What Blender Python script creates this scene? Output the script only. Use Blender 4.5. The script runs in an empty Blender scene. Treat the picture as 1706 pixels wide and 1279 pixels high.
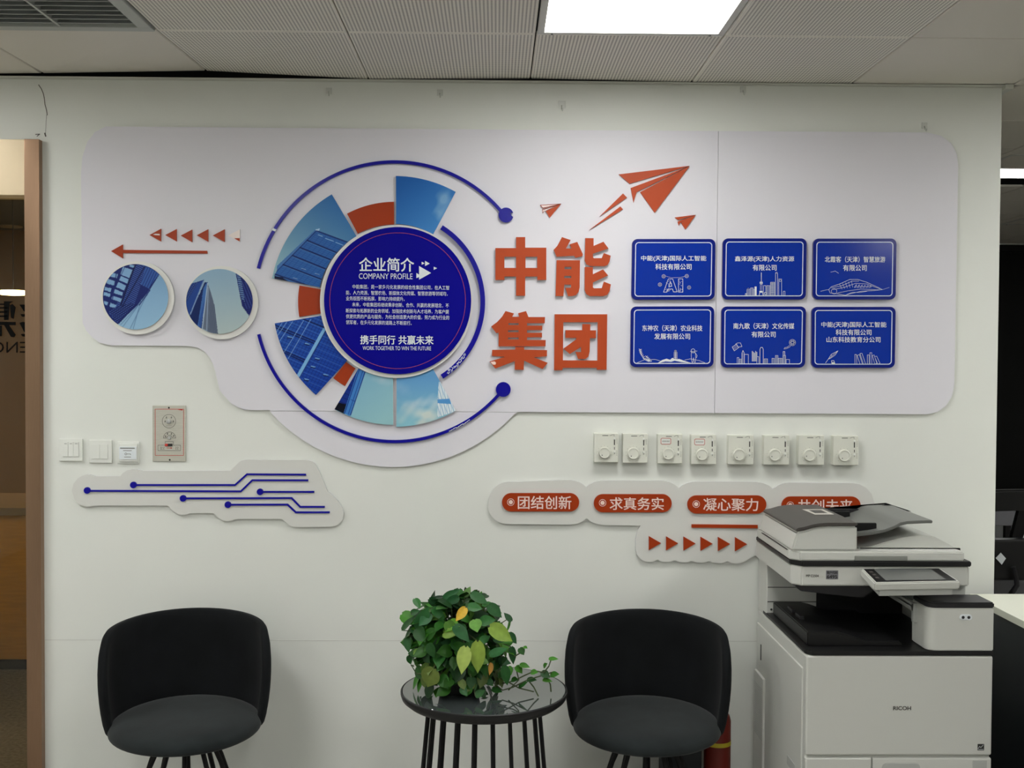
import bpy, bmesh, math, random
import numpy as np
from mathutils import Vector, Matrix
from mathutils.geometry import tessellate_polygon

random.seed(7)
SC = bpy.context.scene
COL = SC.collection
PI = math.pi

# ------------------------------------------------------------------ camera, world, exposure
IW, IH = 1706, 1279
FL, CD = 1838.1, 4.1285                      # focal length in pixels, distance of the lens to the wall
YAW, PITCH, ROLL = 0.0140, -0.0244, -0.0056
CZ = 1.65                                    # height of the lens
cy_, sy_, cp_, sp_ = math.cos(YAW), math.sin(YAW), math.cos(PITCH), math.sin(PITCH)
FWD = Vector((sy_*cp_, cy_*cp_, sp_))
R0 = Vector((cy_, -sy_, 0))
U0 = R0.cross(FWD)
RGT = R0*math.cos(ROLL) - U0*math.sin(ROLL)
UPV = R0*math.sin(ROLL) + U0*math.cos(ROLL)
CAMP = Vector((0, -CD, CZ))
cam = bpy.data.cameras.new('camera')
cam.sensor_fit = 'HORIZONTAL'
cam.sensor_width = 36.0
cam.lens = 36.0*FL/IW
cam.clip_start = 0.05
co = bpy.data.objects.new('camera', cam)
COL.objects.link(co)
M = Matrix((RGT, UPV, -FWD)).transposed().to_4x4()
M.translation = CAMP
co.matrix_world = M
SC.camera = co

world = bpy.data.worlds.new('world')
SC.world = world
world.use_nodes = True
world.node_tree.nodes['Background'].inputs[0].default_value = (0.8, 0.9, 1.0, 1)
world.node_tree.nodes['Background'].inputs[1].default_value = 0.03
SC.view_settings.view_transform = 'Standard'
SC.view_settings.look = 'None'
SC.view_settings.gamma = 1.0
SC.view_settings.exposure = 0.0
LAMP = 23.0                                   # strength of the ceiling panels

CH = CZ + 1.0256                             # ceiling height
TX0 = 0.1195                                 # a seam of the ceiling grid
TP = 0.6


def ray(px, py):
    return FWD + RGT*((px-IW/2)/FL) + UPV*((IH/2-py)/FL)


def W(px, py, Y=0.0):                        # where a line of sight meets the vertical plane Y
    d = ray(px, py)
    return CAMP + d*((Y+CD)/d.y)


def G(px, py, z):                            # where it meets the level z
    d = ray(px, py)
    return CAMP + d*((z-CZ)/d.z)


def zm(ox, oy, s):
    return lambda *p: [(ox+p[i]/s, oy+p[i+1]/s) for i in range(0, len(p), 2)]


# ------------------------------------------------------------------ materials
def lin(c):
    return tuple((v/255/12.92 if v/255 <= 0.04045 else ((v/255+0.055)/1.055)**2.4) for v in c)


def mat(name, rgb, rough=0.5, metal=0.0, spec=0.5, noise=0.0, nscale=40.0, bump=0.0, sheen=0.0, coat=0.0, attr=None, stretch=None):
    m = bpy.data.materials.new(name)
    m.use_nodes = True
    nt = m.node_tree
    b = nt.nodes['Principled BSDF']
    c = lin(rgb)
    b.inputs['Base Color'].default_value = (*c, 1)
    b.inputs['Roughness'].default_value = rough
    b.inputs['Metallic'].default_value = metal
    b.inputs['Specular IOR Level'].default_value = spec
    b.inputs['Sheen Weight'].default_value = sheen
    b.inputs['Coat Weight'].default_value = coat
    b.inputs['Coat Roughness'].default_value = 0.04
    tc = nt.nodes.new('ShaderNodeTexCoord')
    src = tc.outputs['Object']
    if stretch:
        mp = nt.nodes.new('ShaderNodeMapping')
        mp.inputs['Scale'].default_value = stretch
        nt.links.new(src, mp.inputs['Vector'])
        src = mp.outputs['Vector']
    if noise or bump:
        n = nt.nodes.new('ShaderNodeTexNoise')
        n.inputs['Scale'].default_value = nscale
        n.inputs['Detail'].default_value = 4
        nt.links.new(src, n.inputs['Vector'])
        if noise:
            r = nt.nodes.new('ShaderNodeValToRGB')
            r.color_ramp.elements[0].position = 0.3
            r.color_ramp.elements[1].position = 0.7
            r.color_ramp.elements[0].color = (*[v*(1-noise) for v in c], 1)
            r.color_ramp.elements[1].color = (*[min(1, v*(1+noise)) for v in c], 1)
            nt.links.new(n.outputs['Fac'], r.inputs[0])
            nt.links.new(r.outputs[0], b.inputs['Base Color'])
        if bump:
            bp = nt.nodes.new('ShaderNodeBump')
            bp.inputs['Strength'].default_value = bump
            bp.inputs['Distance'].default_value = 0.002
            nt.links.new(n.outputs['Fac'], bp.inputs['Height'])
            nt.links.new(bp.outputs[0], b.inputs['Normal'])
    if attr:
        a = nt.nodes.new('ShaderNodeAttribute')
        a.attribute_name = attr
        nt.links.new(a.outputs['Color'], b.inputs['Base Color'])
    return m


def emit(name, rgb, strength):
    m = bpy.data.materials.new(name)
    m.use_nodes = True
    b = m.node_tree.nodes['Principled BSDF']
    b.inputs['Base Color'].default_value = (*lin(rgb), 1)
    b.inputs['Emission Color'].default_value = (*lin(rgb), 1)
    b.inputs['Emission Strength'].default_value = strength
    return m


def tile_material(name, rgb, hole):
    m = mat(name, rgb, 0.6)
    nt = m.node_tree
    N, L = nt.nodes, nt.links
    tc = N.new('ShaderNodeTexCoord')
    sp = N.new('ShaderNodeSeparateXYZ')
    L.new(tc.outputs['Object'], sp.inputs[0])

    def math_(op, a, b=None):
        n = N.new('ShaderNodeMath')
        n.operation = op
        for i, v in enumerate((a, b)):
            if v is None:
                continue
            if isinstance(v, (int, float)):
                n.inputs[i].default_value = v
            else:
                L.new(v, n.inputs[i])
        return n.outputs[0]
    x, y = sp.outputs['X'], sp.outputs['Y']
    dots = math_('MULTIPLY', math_('SINE', math_('MULTIPLY', x, 2*PI/0.0115)), 1.0)
    dy = math_('SINE', math_('MULTIPLY', y, 2*PI/0.0115))
    d = math_('ADD', dots, math_('MULTIPLY', dy, 0.8))
    d = math_('MULTIPLY', math_('ADD', d, 0.1), 0.9)
    d = math_('MINIMUM', math_('MAXIMUM', d, 0.0), 1.0)
    # a plain margin along the edges of each tile
    ex = math_('ABSOLUTE', math_('SUBTRACT', math_('FRACT', math_('DIVIDE', math_('SUBTRACT', x, TX0-6.0), TP)), 0.5))
    ey = math_('ABSOLUTE', math_('SUBTRACT', math_('FRACT', math_('DIVIDE', math_('SUBTRACT', y, -12.0), TP)), 0.5))
    inside = math_('LESS_THAN', math_('MAXIMUM', ex, ey), 0.484)
    f = math_('MULTIPLY', d, inside)
    mx = N.new('ShaderNodeMix')
    mx.data_type = 'RGBA'
    L.new(f, mx.inputs[0])
    mx.inputs[6].default_value = (*lin(rgb), 1)
    mx.inputs[7].default_value = (*lin(hole), 1)
    L.new(mx.outputs[2], N['Principled BSDF'].inputs['Base Color'])
    return m


def glass_pane(name, tint, gloss):
    m = bpy.data.materials.new(name)
    m.use_nodes = True
    nt = m.node_tree
    nt.nodes.remove(nt.nodes['Principled BSDF'])
    out = nt.nodes['Material Output']
    t = nt.nodes.new('ShaderNodeBsdfTransparent')
    t.inputs[0].default_value = (*tint, 1)
    g = nt.nodes.new('ShaderNodeBsdfGlossy')
    g.inputs['Roughness'].default_value = 0.02
    fr = nt.nodes.new('ShaderNodeFresnel')
    fr.inputs[0].default_value = gloss
    mx = nt.nodes.new('ShaderNodeMixShader')
    nt.links.new(fr.outputs[0], mx.inputs[0])
    nt.links.new(t.outputs[0], mx.inputs[1])
    nt.links.new(g.outputs[0], mx.inputs[2])
    nt.links.new(mx.outputs[0], out.inputs[0])
    return m


m_wall = mat('wall paint', (226, 228, 222), 0.62, noise=0.012, nscale=3)
m_ceil = tile_material('perforated tile', (234, 230, 219), (142, 139, 131))
m_plain = mat('plain tile', (216, 211, 200), 0.6)
m_dark = mat('dark void', (18, 18, 17), 0.9)  # near-black colour stands for the shade above the ceiling
m_trim = mat('trim metal', (205, 206, 198), 0.5)
m_floor = mat('carpet', (150, 148, 142), 0.95, noise=0.25, nscale=60)
m_seam = mat('wall joint', (212, 213, 207), 0.7)
m_board = mat('lavender board', (222, 220, 227), 0.5, noise=0.008, nscale=2)
m_white = mat('white board', (224, 223, 219), 0.5)
m_edge = mat('foam board edge', (196, 196, 197), 0.7)
m_grey = mat('grey board', (214, 214, 209), 0.5)
m_orange = mat('orange acrylic', (160, 52, 4), 0.4, spec=0.3, noise=0.03, nscale=6)
m_orange2 = mat('orange letter', (180, 70, 28), 0.45, spec=0.3, noise=0.03, nscale=6)
m_navy = mat('navy acrylic', (10, 4, 146), 0.25, spec=0.35)
m_disc = mat('navy disc', (4, 1, 136), 0.45, spec=0.1)
m_sign = mat('sign blue', (8, 48, 158), 0.14)
m_signrim = mat('sign rim blue', (8, 26, 122), 0.2)
m_print = mat('white print', (226, 232, 235), 0.5)
m_pink = mat('pale print', (240, 214, 204), 0.5)
m_red = mat('red line', (196, 60, 50), 0.5)
m_ringred = mat('thin red line', (186, 70, 52), 0.5)
m_label = mat('paper label', (206, 202, 192), 0.6)
m_peel = mat('peeled patch', (236, 224, 220), 0.6)
m_photo = mat('photo print', (255, 255, 255), 0.35, attr='print', spec=0.2)
m_plas = mat('white plastic', (226, 228, 222), 0.4)
m_plas2 = mat('ivory plastic', (220, 221, 210), 0.45)
m_ink = mat('black ink', (40, 40, 38), 0.6)
m_inkg = mat('grey ink', (120, 121, 116), 0.6)
m_steel = mat('brushed steel', (194, 192, 180), 0.45, metal=0.15, noise=0.06, nscale=30, stretch=(1, 1, 12))
m_bronze = mat('bronze door metal', (158, 128, 104), 0.28, metal=0.9, noise=0.06, nscale=20, stretch=(30, 30, 0.6))
m_bronze2 = mat('pale bronze panel', (226, 206, 172), 0.35, metal=0.25, noise=0.05, nscale=6)
m_velvet = mat('charcoal velvet', (19, 21, 23), 0.85, spec=0.15, noise=0.25, nscale=9, sheen=0.03, bump=0.2)
m_velvet2 = mat('charcoal velvet seat', (32, 37, 38), 0.85, spec=0.15, noise=0.22, nscale=12, sheen=0.12, bump=0.2)
m_black = mat('black metal', (9, 9, 10), 0.5, spec=0.3)
m_blackp = mat('black plastic', (11, 11, 12), 0.45, bump=0.15, nscale=300)
m_tray = mat('dark tray', (24, 23, 27), 0.5)
m_tray2 = mat('feeder tray grey', (104, 106, 102), 0.32)
m_lid = mat('dark grey lid', (70, 66, 63), 0.42)
m_cop = mat('copier white', (203, 204, 198), 0.42)
m_grip = mat('grip grey', (138, 140, 134), 0.5)
m_cop2 = mat('copier grey', (176, 178, 174), 0.45)
m_glass = mat('smoked glass', (62, 68, 68), 0.03, spec=0.9, coat=0.6)
m_screen = mat('touch screen', (96, 98, 96), 0.12, spec=0.8)
m_leaf = mat('leaf', (255, 255, 255), 0.42, attr='print', spec=0.25)
m_stem = mat('stem', (60, 74, 36), 0.6)
m_pot = mat('dark pot', (20, 21, 21), 0.5)
m_soil = mat('soil', (40, 32, 26), 0.95, noise=0.3, nscale=60)
m_fire = mat('extinguisher red', (116, 26, 13), 0.4)
m_yellow = mat('yellow band', (196, 178, 40), 0.5)
m_lampw = emit('lamp diffuser', (255, 255, 252), LAMP)
m_lampdim = emit('dimmed lamp diffuser', (255, 255, 252), LAMP*0.72)  # set weaker than the other panels to balance the wall's brightness
m_lampfar = emit('far lamp diffuser', (255, 255, 252), 30.0)
m_alu = mat('lamp frame', (200, 200, 194), 0.5)
m_vent = mat('vent paint', (176, 180, 174), 0.5)
m_slat = mat('vent slat', (168, 172, 170), 0.5)
m_doorglass = glass_pane('door glass', (0.86, 0.83, 0.74), 1.45)
m_window = mat('night window', (8, 8, 9), 0.3, spec=0.25)
m_tan = mat('tan lobby wall', (142, 118, 84), 0.6)
m_wood = mat('honey wood', (206, 146, 44), 0.4, noise=0.1, nscale=8, stretch=(1, 1, 10))
m_lobby = mat('dark lobby ceiling', (84, 84, 76), 0.8)
m_warm = emit('warm lamp', (255, 226, 160), 14)
m_lobbylamp = emit('added lobby lamp diffuser', (255, 222, 170), 26.0)
m_glassink = mat('black film', (6, 6, 5), 0.8, spec=0.1)
m_desk = mat('desk side', (18, 24, 30), 0.5)
m_desktop = mat('desk top', (222, 224, 208), 0.5)
m_hook = mat('clear hook', (208, 210, 204), 0.2)
m_crack = mat('crack', (92, 88, 80), 0.9)
m_sigsticker = mat('grey sticker', (122, 122, 128), 0.6)


# ------------------------------------------------------------------ builders
def tag(o, label=None, cat=None, group=None, kind=None):
    if label: o['label'] = label
    if cat: o['category'] = cat
    if group: o['group'] = group
    if kind: o['kind'] = kind
    return o


def thing(name, label, cat, loc, rz=0, group=None):
    o = bpy.data.objects.new(name, None)
    o.empty_display_size = 0.1
    COL.objects.link(o)
    o.location = loc
    o.rotation_euler = (0, 0, rz)
    return tag(o, label, cat, group)


def wloc(o):
    v = Vector((0, 0, 0))
    while o is not None:
        v += Vector(o.location)
        o = o.parent
    return v


class MB:
    """collects shapes (world coordinates) that become ONE mesh object"""
    def __init__(s):
        s.bm = bmesh.new()

    def _merge(s, b, mi):
        for f in b.faces:
            f.material_index = mi
        me = bpy.data.meshes.new('t')
        b.to_mesh(me)
        b.free()
        s.bm.from_mesh(me)
        bpy.data.meshes.remove(me)

    def box(s, x0, x1, y0, y1, z0, z1, bev=0.0, seg=2, mi=0, xf=None):
        b = bmesh.new()
        bmesh.ops.create_cube(b, size=1)
        for v in b.verts:
            v.co = Vector((x0+(v.co.x+.5)*(x1-x0), y0+(v.co.y+.5)*(y1-y0), z0+(v.co.z+.5)*(z1-z0)))
        if bev:
            bmesh.ops.bevel(b, geom=b.edges[:], offset=min(bev, 0.49*min(abs(x1-x0), abs(y1-y0), abs(z1-z0))), segments=seg, affect='EDGES', profile=0.5)
        if xf:
            bmesh.ops.transform(b, matrix=xf, verts=b.verts)
        s._merge(b, mi)
        return s

    def hexa(s, c8, bev=0.0, mi=0, seg=2):
        """box from 8 corners: bottom four (ccw), top four"""
        b = bmesh.new()
        v = [b.verts.new(c) for c in c8]
        for f in ((3, 2, 1, 0), (4, 5, 6, 7), (0, 1, 5, 4), (1, 2, 6, 5), (2, 3, 7, 6), (3, 0, 4, 7)):
            b.faces.new([v[i] for i in f])
        bmesh.ops.recalc_face_normals(b, faces=b.faces[:])
        if bev:
            bmesh.ops.bevel(b, geom=b.edges[:], offset=bev, segments=seg, affect='EDGES')
        s._merge(b, mi)
        return s

    def prism(s, prof, y0, y1, bev=0.0, mi=0, axis='y', seg=2):
        """profile of (x,z) points pushed from y0 to y1 (axis y), or (y,z) along x, or (x,y) along z"""
        b = bmesh.new()
        def P(p, t):
            return {'y': (p[0], t, p[1]), 'x': (t, p[0], p[1]), 'z': (p[0], p[1], t)}[axis]
        A = [b.verts.new(P(p, y0)) for p in prof]
        B = [b.verts.new(P(p, y1)) for p in prof]
        n = len(prof)
        b.faces.new(A)
        b.faces.new(B[::-1])
        for i in range(n):
            b.faces.new((A[i], B[i], B[(i+1) % n], A[(i+1) % n]))
        bmesh.ops.recalc_face_normals(b, faces=b.faces[:])
        if bev:
            ed = [e for e in b.edges if e.calc_face_angle(0) > 0.5]
            bmesh.ops.bevel(b, geom=ed, offset=bev, segments=seg, affect='EDGES')
        s._merge(b, mi)
        return s

    def tube(s, pts, r, n=10, mi=0, caps=True, squash=None):
        b = bmesh.new()
        pts = [Vector(p) for p in pts]
        rs = r if isinstance(r, (list, tuple)) else [r]*len(pts)
        rings = []
        for i, p in enumerate(pts):
            t = (pts[min(i+1, len(pts)-1)] - pts[max(i-1, 0)]).normalized()
            a = Vector((0, 0, 1)) if abs(t.z) < 0.95 else Vector((0, 1, 0))
            u = t.cross(a).normalized()
            w = t.cross(u)
            rings.append([b.verts.new(p + (u*math.cos(2*PI*k/n) + w*math.sin(2*PI*k/n))*rs[i]) for k in range(n)])
        for i in range(len(rings)-1):
            for k in range(n):
                b.faces.new((rings[i][k], rings[i][(k+1) % n], rings[i+1][(k+1) % n], rings[i+1][k]))
        if caps:
            b.faces.new(rings[0][::-1])
            b.faces.new(rings[-1])
        bmesh.ops.recalc_face_normals(b, faces=b.faces[:])
        s._merge(b, mi)
        return s

    def lathe(s, prof, c, n=32, mi=0, axis='z', sx=1.0, sy=1.0):
        """(r, h) profile spun about an axis through c; axis 'y' points towards the viewer (-Y)"""
        b = bmesh.new()
        rings = []
        for r, h in prof:
            ring = []
            for k in range(n):
                a = 2*PI*k/n
                if axis == 'z':
                    p = Vector((c[0]+r*math.cos(a)*sx, c[1]+r*math.sin(a)*sy, c[2]+h))
                else:
                    p = Vector((c[0]+r*math.cos(a)*sx, c[1]-h, c[2]+r*math.sin(a)*sy))
                ring.append(b.verts.new(p))
            rings.append(ring)
        for i in range(len(rings)-1):
            for k in range(n):
                b.faces.new((rings[i][k], rings[i][(k+1) % n], rings[i+1][(k+1) % n], rings[i+1][k]))
        b.faces.new(rings[0])
        b.faces.new(rings[-1])
        bmesh.ops.remove_doubles(b, verts=b.verts[:], dist=1e-6)
        bmesh.ops.recalc_face_normals(b, faces=b.faces[:])
        s._merge(b, mi)
        return s

    def cut(s, loops, yb, t, mi=0, si=None, close_back=True):
        """flat cut-out: outlines (X,Z) as (outer, hole, hole ...), front face at yb-t"""
        if si is None:
            si = mi
        bm = s.bm
        tri = tessellate_polygon([[Vector((p[0], p[1], 0)) for p in l] for l in loops])
        flat = [p for l in loops for p in l]
        F = [bm.verts.new((p[0], yb-t, p[1])) for p in flat]
        Bk = [bm.verts.new((p[0], yb, p[1])) for p in flat] if t else None
        for a, b, c in tri:
            va, vb, vc = (Vector((flat[i][0], flat[i][1])) for i in (a, b, c))
            cr = (vb-va).cross(vc-va)
            if abs(cr) < 1e-12:
                continue
            o = (a, b, c) if cr > 0 else (a, c, b)
            try:
                bm.faces.new([F[i] for i in o]).material_index = mi
                if t and close_back:
                    bm.faces.new([Bk[i] for i in reversed(o)]).material_index = si
            except ValueError:
                pass
        if t:
            k = 0
            for li, l in enumerate(loops):
                n = len(l)
                area = sum(l[i][0]*l[(i+1) % n][1]-l[(i+1) % n][0]*l[i][1] for i in range(n))
                sgn = (area > 0) == (li == 0)
                for i in range(n):
                    a, b = k+i, k+(i+1) % n
                    q = (F[a], Bk[a], Bk[b], F[b]) if sgn else (F[b], Bk[b], Bk[a], F[a])
                    bm.faces.new(q).material_index = si
                k += n
        return s

    def stroke(s, pts, w, y, mi=0):
        """flat line of width w (X,Z) at depth y"""
        for i in range(len(pts)-1):
            a, b = Vector(pts[i]), Vector(pts[i+1])
            d = b-a
            if d.length < 1e-7:
                continue
            n = Vector((-d.y, d.x)).normalized()*w/2
            e = d.normalized()*w*0.3
            q = [a-n-e, b-n+e, b+n+e, a+n-e]
            f = s.bm.faces.new([s.bm.verts.new((p.x, y, p.y)) for p in q])
            f.material_index = mi
            f.normal_update()
            if f.normal.y > 0:
                f.normal_flip()
        return s

    def build(s, name, mats, parent=None, smooth=0.6, local=False):
        me = bpy.data.meshes.new(name)
        vs = [v.co for v in s.bm.verts]
        if local:
            off = Vector((0, 0, 0))
        elif parent is not None:
            off = wloc(parent)
        else:
            lo = Vector([min(v[i] for v in vs) for i in range(3)])
            hi = Vector([max(v[i] for v in vs) for i in range(3)])
            off = (lo+hi)/2
        if off.length:
            bmesh.ops.translate(s.bm, verts=s.bm.verts, vec=-off)
        s.bm.to_mesh(me)
        s.bm.free()
        for m in (mats if isinstance(mats, (list, tuple)) else [mats]):
            me.materials.append(m)
        if smooth:
            me.polygons.foreach_set('use_smooth', [True]*len(me.polygons))
            me.set_sharp_from_angle(angle=smooth)
        o = bpy.data.objects.new(name, me)
        COL.objects.link(o)
        if smooth and smooth <= 0.6:
            wn = o.modifiers.new('weighted normals', 'WEIGHTED_NORMAL')
            wn.keep_sharp = True
        if parent is not None:
            o.parent = parent
        elif not local:
            o.location = off
        return o


def pxz(pts, Y):
    return [(v.x, v.z) for v in (W(p[0], p[1], Y) for p in pts)]


def board(name, loops, yb, t, mats, parent=None, **k):
    """cut-out traced on its own plane: loops in pixels of the photograph, front at yb-t"""
    mb = MB()
    mb.cut([pxz(l, yb-t) for l in loops], yb, t, 0, 1 if isinstance(mats, (list, tuple)) and len(mats) > 1 else 0)
    return mb.build(name, mats, parent, smooth=0.35)


def arc(cx, cy, r, a0, a1, n, ry=None):
    ry = r if ry is None else ry
    return [(cx+r*math.cos(math.radians(a0+(a1-a0)*i/n)), cy-ry*math.sin(math.radians(a0+(a1-a0)*i/n))) for i in range(n+1)]


def ringseg(cx, cy, r0, r1, a0, a1, n=48):
    return arc(cx, cy, r1, a0, a1, n) + arc(cx, cy, r0, a1, a0, n)


def rrect(quad, r, n=6):
    """rounded quad, corners TL TR BR BL in pixels"""
    out = []
    q = [Vector(p) for p in quad]
    for i in range(4):
        p, a, b = q[i], q[i-1], q[(i+1) % 4]
        u, v = (a-p).normalized(), (b-p).normalized()
        for k in range(n+1):
            t = k/n
            p0, p2 = p+u*r, p+v*r
            ang = PI/2*t
            c = p+u*r+v*r
            out.append(tuple(c - v*r*math.cos(ang) - u*r*math.sin(ang)) if n > 1 else tuple(p0))
    return out


FONT = bpy.data.fonts.load('<builtin>')


def text(name, body, x0, x1, y0, y1, Y, m, parent, bold=0.0, raise_=0.0006, slope=0.0, res=3, mirror=False):
    """lettering fitted into the pixel box x0..x1, y0..y1 on the plane Y"""
    c = bpy.data.curves.new(name, 'FONT')
    c.font = FONT
    c.body = body
    c.resolution_u = res
    t = bpy.data.objects.new(name, c)
    COL.objects.link(t)
    dg = bpy.context.evaluated_depsgraph_get()
    dg.update()
    me = bpy.data.meshes.new_from_object(t.evaluated_get(dg))
    bpy.data.objects.remove(t)
    bpy.data.curves.remove(c)
    n = len(me.vertices)
    co = np.zeros(n*3)
    me.vertices.foreach_get('co', co)
    co = co.reshape(-1, 3)
    lo, hi = co.min(0), co.max(0)
    off = wloc(parent) if parent else Vector((0, 0, 0))
    if bold:                                  # heavier strokes: the same outline laid over itself, shifted a little
        polys = [tuple(p.vertices) for p in me.polygons]
        sh = [(bold*math.cos(a), bold*math.sin(a)) for a in (0.79, 2.36, 3.93, 5.5)]+[(bold, 0), (-bold, 0)]
        allc, allf = [], []
        for i, (dx, dy) in enumerate(sh):
            allc.append(co+np.array([dx, dy, 0.001*i]))
            allf += [tuple(v+i*n for v in p) for p in polys]
        co = np.concatenate(allc)
        lo, hi = lo-np.array([bold, bold, 0]), hi+np.array([bold, bold, 0])
        n = len(co)
        me2 = bpy.data.meshes.new(name)
        me2.from_pydata([(0, 0, 0)]*n, [], allf)
        bpy.data.meshes.remove(me)
        me = me2
    out = np.zeros_like(co)
    for i in range(n):
        u = (co[i, 0]-lo[0])/(hi[0]-lo[0])
        v = (co[i, 1]-lo[1])/(hi[1]-lo[1])
        if mirror:
            u = 1-u
        px = x0+u*(x1-x0)
        p = W(px, y1-v*(y1-y0)+slope*(px-(x0+x1)/2), Y-raise_-0.05*co[i, 2])
        out[i] = (p.x-off.x, p.y-off.y, p.z-off.z)
    me.vertices.foreach_set('co', out.ravel())
    me.materials.clear()
    me.materials.append(m)
    me.update()
    o = bpy.data.objects.new(name, me)
    COL.objects.link(o)
    o.parent = parent
    return o


# printed photographs: a fine mesh whose point colours are the printed picture
def inpoly(px, py, poly):
    ins = np.zeros(px.shape, bool)
    n = len(poly)
    for i in range(n):
        x1, y1 = poly[i]
        x2, y2 = poly[(i+1) % n]
        c = ((y1 > py) != (y2 > py)) & (px < (x2-x1)*(py-y1)/((y2-y1) if y2 != y1 else 1e-9)+x1)
        ins ^= c
    return ins


def paint(px, py, ops):
    col = np.zeros(px.shape+(3,))
    for op in ops:
        k = op[0]
        if k == 'grad':                       # ('grad', p0, c0, p1, c1)
            (ax, ay), c0, (bx, by), c1 = op[1:5]
            t = np.clip(((px-ax)*(bx-ax)+(py-ay)*(by-ay))/((bx-ax)**2+(by-ay)**2), 0, 1)[..., None]
            v = np.array(c0)*(1-t)+np.array(c1)*t
            msk = np.ones(px.shape, bool) if len(op) < 6 else inpoly(px, py, op[5])
            col[msk] = v[msk]
        elif k == 'poly':
            col[inpoly(px, py, op[1])] = op[2]
        elif k == 'line':                     # ('line', p0, p1, w, c)
            (ax, ay), (bx, by), w, c = op[1:5]
            t = np.clip(((px-ax)*(bx-ax)+(py-ay)*(by-ay))/((bx-ax)**2+(by-ay)**2), 0, 1)
            d = np.hypot(px-ax-t*(bx-ax), py-ay-t*(by-ay))
            a = np.clip(w/2+0.5-d, 0, 1)[..., None]
            col = col*(1-a)+np.array(c)*a
        elif k == 'stripes':                  # ('stripes', poly, angle of the lines, pitch, width, c)
            poly, ang, pitch, w, c = op[1:6]
            n = (-math.sin(math.radians(ang)), math.cos(math.radians(ang)))
            d = (px*n[0]+py*n[1]) % pitch
            d = np.minimum(d, pitch-d)
            a = (np.clip(w/2+0.5-d, 0, 1)*inpoly(px, py, poly))[..., None]
            col = col*(1-a)+np.array(c)*a
        elif k == 'cloud':                    # ('cloud', centre, rx, ry, c, strength)
            (cx, cy), rx, ry, c, st = op[1:6]
            wob = 0.22*np.sin(px*0.13+py*0.07+cx)+0.16*np.sin(py*0.21-px*0.09+cy)+0.08*np.sin(px*0.37+py*0.29)
            d = np.hypot((px-cx)/rx, (py-cy)/ry)+wob
            a = (np.clip(1-d, 0, 1)*st)[..., None]
            col = col*(1-a)+np.array(c)*a
    return np.clip(col, 0, 255)


def printed(name, quadfun, nu, nv, Y, ops, parent, wrap=False):
    """quadfun(u,v) -> pixel; grid of nu x nv points on plane Y coloured with the picture"""
    u, v = np.meshgrid(np.linspace(0, 1, nu), np.linspace(0, 1, nv), indexing='ij')
    px, py = quadfun(u, v)
    rgb = paint(px, py, ops)/255
    rgb = np.where(rgb <= 0.04045, rgb/12.92, ((rgb+0.055)/1.055)**2.4)
    off = wloc(parent)
    vs = []
    for a, b in zip(px.ravel(), py.ravel()):
        p = W(a, b, Y)
        vs.append((p.x-off.x, p.y-off.y, p.z-off.z))
    fs = []
    for i in range(nu-1):
        for j in range(nv-1):
            fs.append((i*nv+j, i*nv+j+1, (i+1)*nv+j+1, (i+1)*nv+j))
    me = bpy.data.meshes.new(name)
    me.from_pydata(vs, [], fs)
    at = me.color_attributes.new('print', 'FLOAT_COLOR', 'POINT')
    at.data.foreach_set('color', np.concatenate([rgb.reshape(-1, 3), np.ones((nu*nv, 1))], 1).ravel())
    me.materials.append(m_photo)
    me.update()
    if me.polygons[nu].normal.y > 0:
        me.flip_normals()
    o = bpy.data.objects.new(name, me)
    COL.objects.link(o)
    o.parent = parent
    return o


def struct(o):
    o['kind'] = 'structure'
    return o


# ------------------------------------------------------------------ the room
XL = W(67, 600).x                             # edge of the door frame
XR = W(1662, 600).x                           # free end of the wall
ZD = W(50, 234, 0).z                          # top of the door frame
mb = MB()
mb.box(XL, XR, 0, 0.2, 0, CH-0.002)
mb.box(-4.0, XL, 0, 0.2, ZD, CH-0.002)
struct(mb.build('wall_back', m_wall, smooth=0))
struct(MB().box(-4.05, 7.0, -9.0, 8.0, -0.1, 0.0).build('floor', m_floor, smooth=0))
struct(MB().box(-4.05, -4.0, -9.0, 0.0, 0, CH+0.3).build('wall_left', m_wall, smooth=0))
struct(MB().box(7.0, 7.05, -9.0, 8.0, 0, CH+0.3).build('wall_right', m_wall, smooth=0))
struct(MB().box(-4.05, 7.0, -9.05, -9.0, 0, CH+0.3).build('wall_rear', m_wall, smooth=0))

# ceiling tiles; lamps and the air grille take the place of tiles
LAMPS = [(0, 1), (-5, 1), (4, 1), (-3, 3), (4, 4), (0, 5), (-5, 5), (0, 9), (-5, 9), (5, 8)]         # (column, row) of 0.6 m lamps
FARLAMP = None
FARL = G(1684, 257, CH)
lamp_cells = set(LAMPS)
vent_cells = {(-4, 1), (-3, 1)}
mb = MB()
gap = 0.0022
lift = {-2: 0.026, -3: 0.011, 0: 0.008}       # corners along the wall where the tiles have lifted


def tile(mb, x0, x1, y0, y1, dz0=0.0, dz1=0.0, mi=0):
    z = CH
    t = 0.014
    c = [(x0, y0, z), (x1, y0, z), (x1, y1, z+dz1), (x0, y1, z+dz0),
         (x0, y0, z+t), (x1, y0, z+t), (x1, y1, z+t+dz1), (x0, y1, z+t+dz0)]
    mb.hexa(c, bev=0.0035, seg=1, mi=mi)


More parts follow.
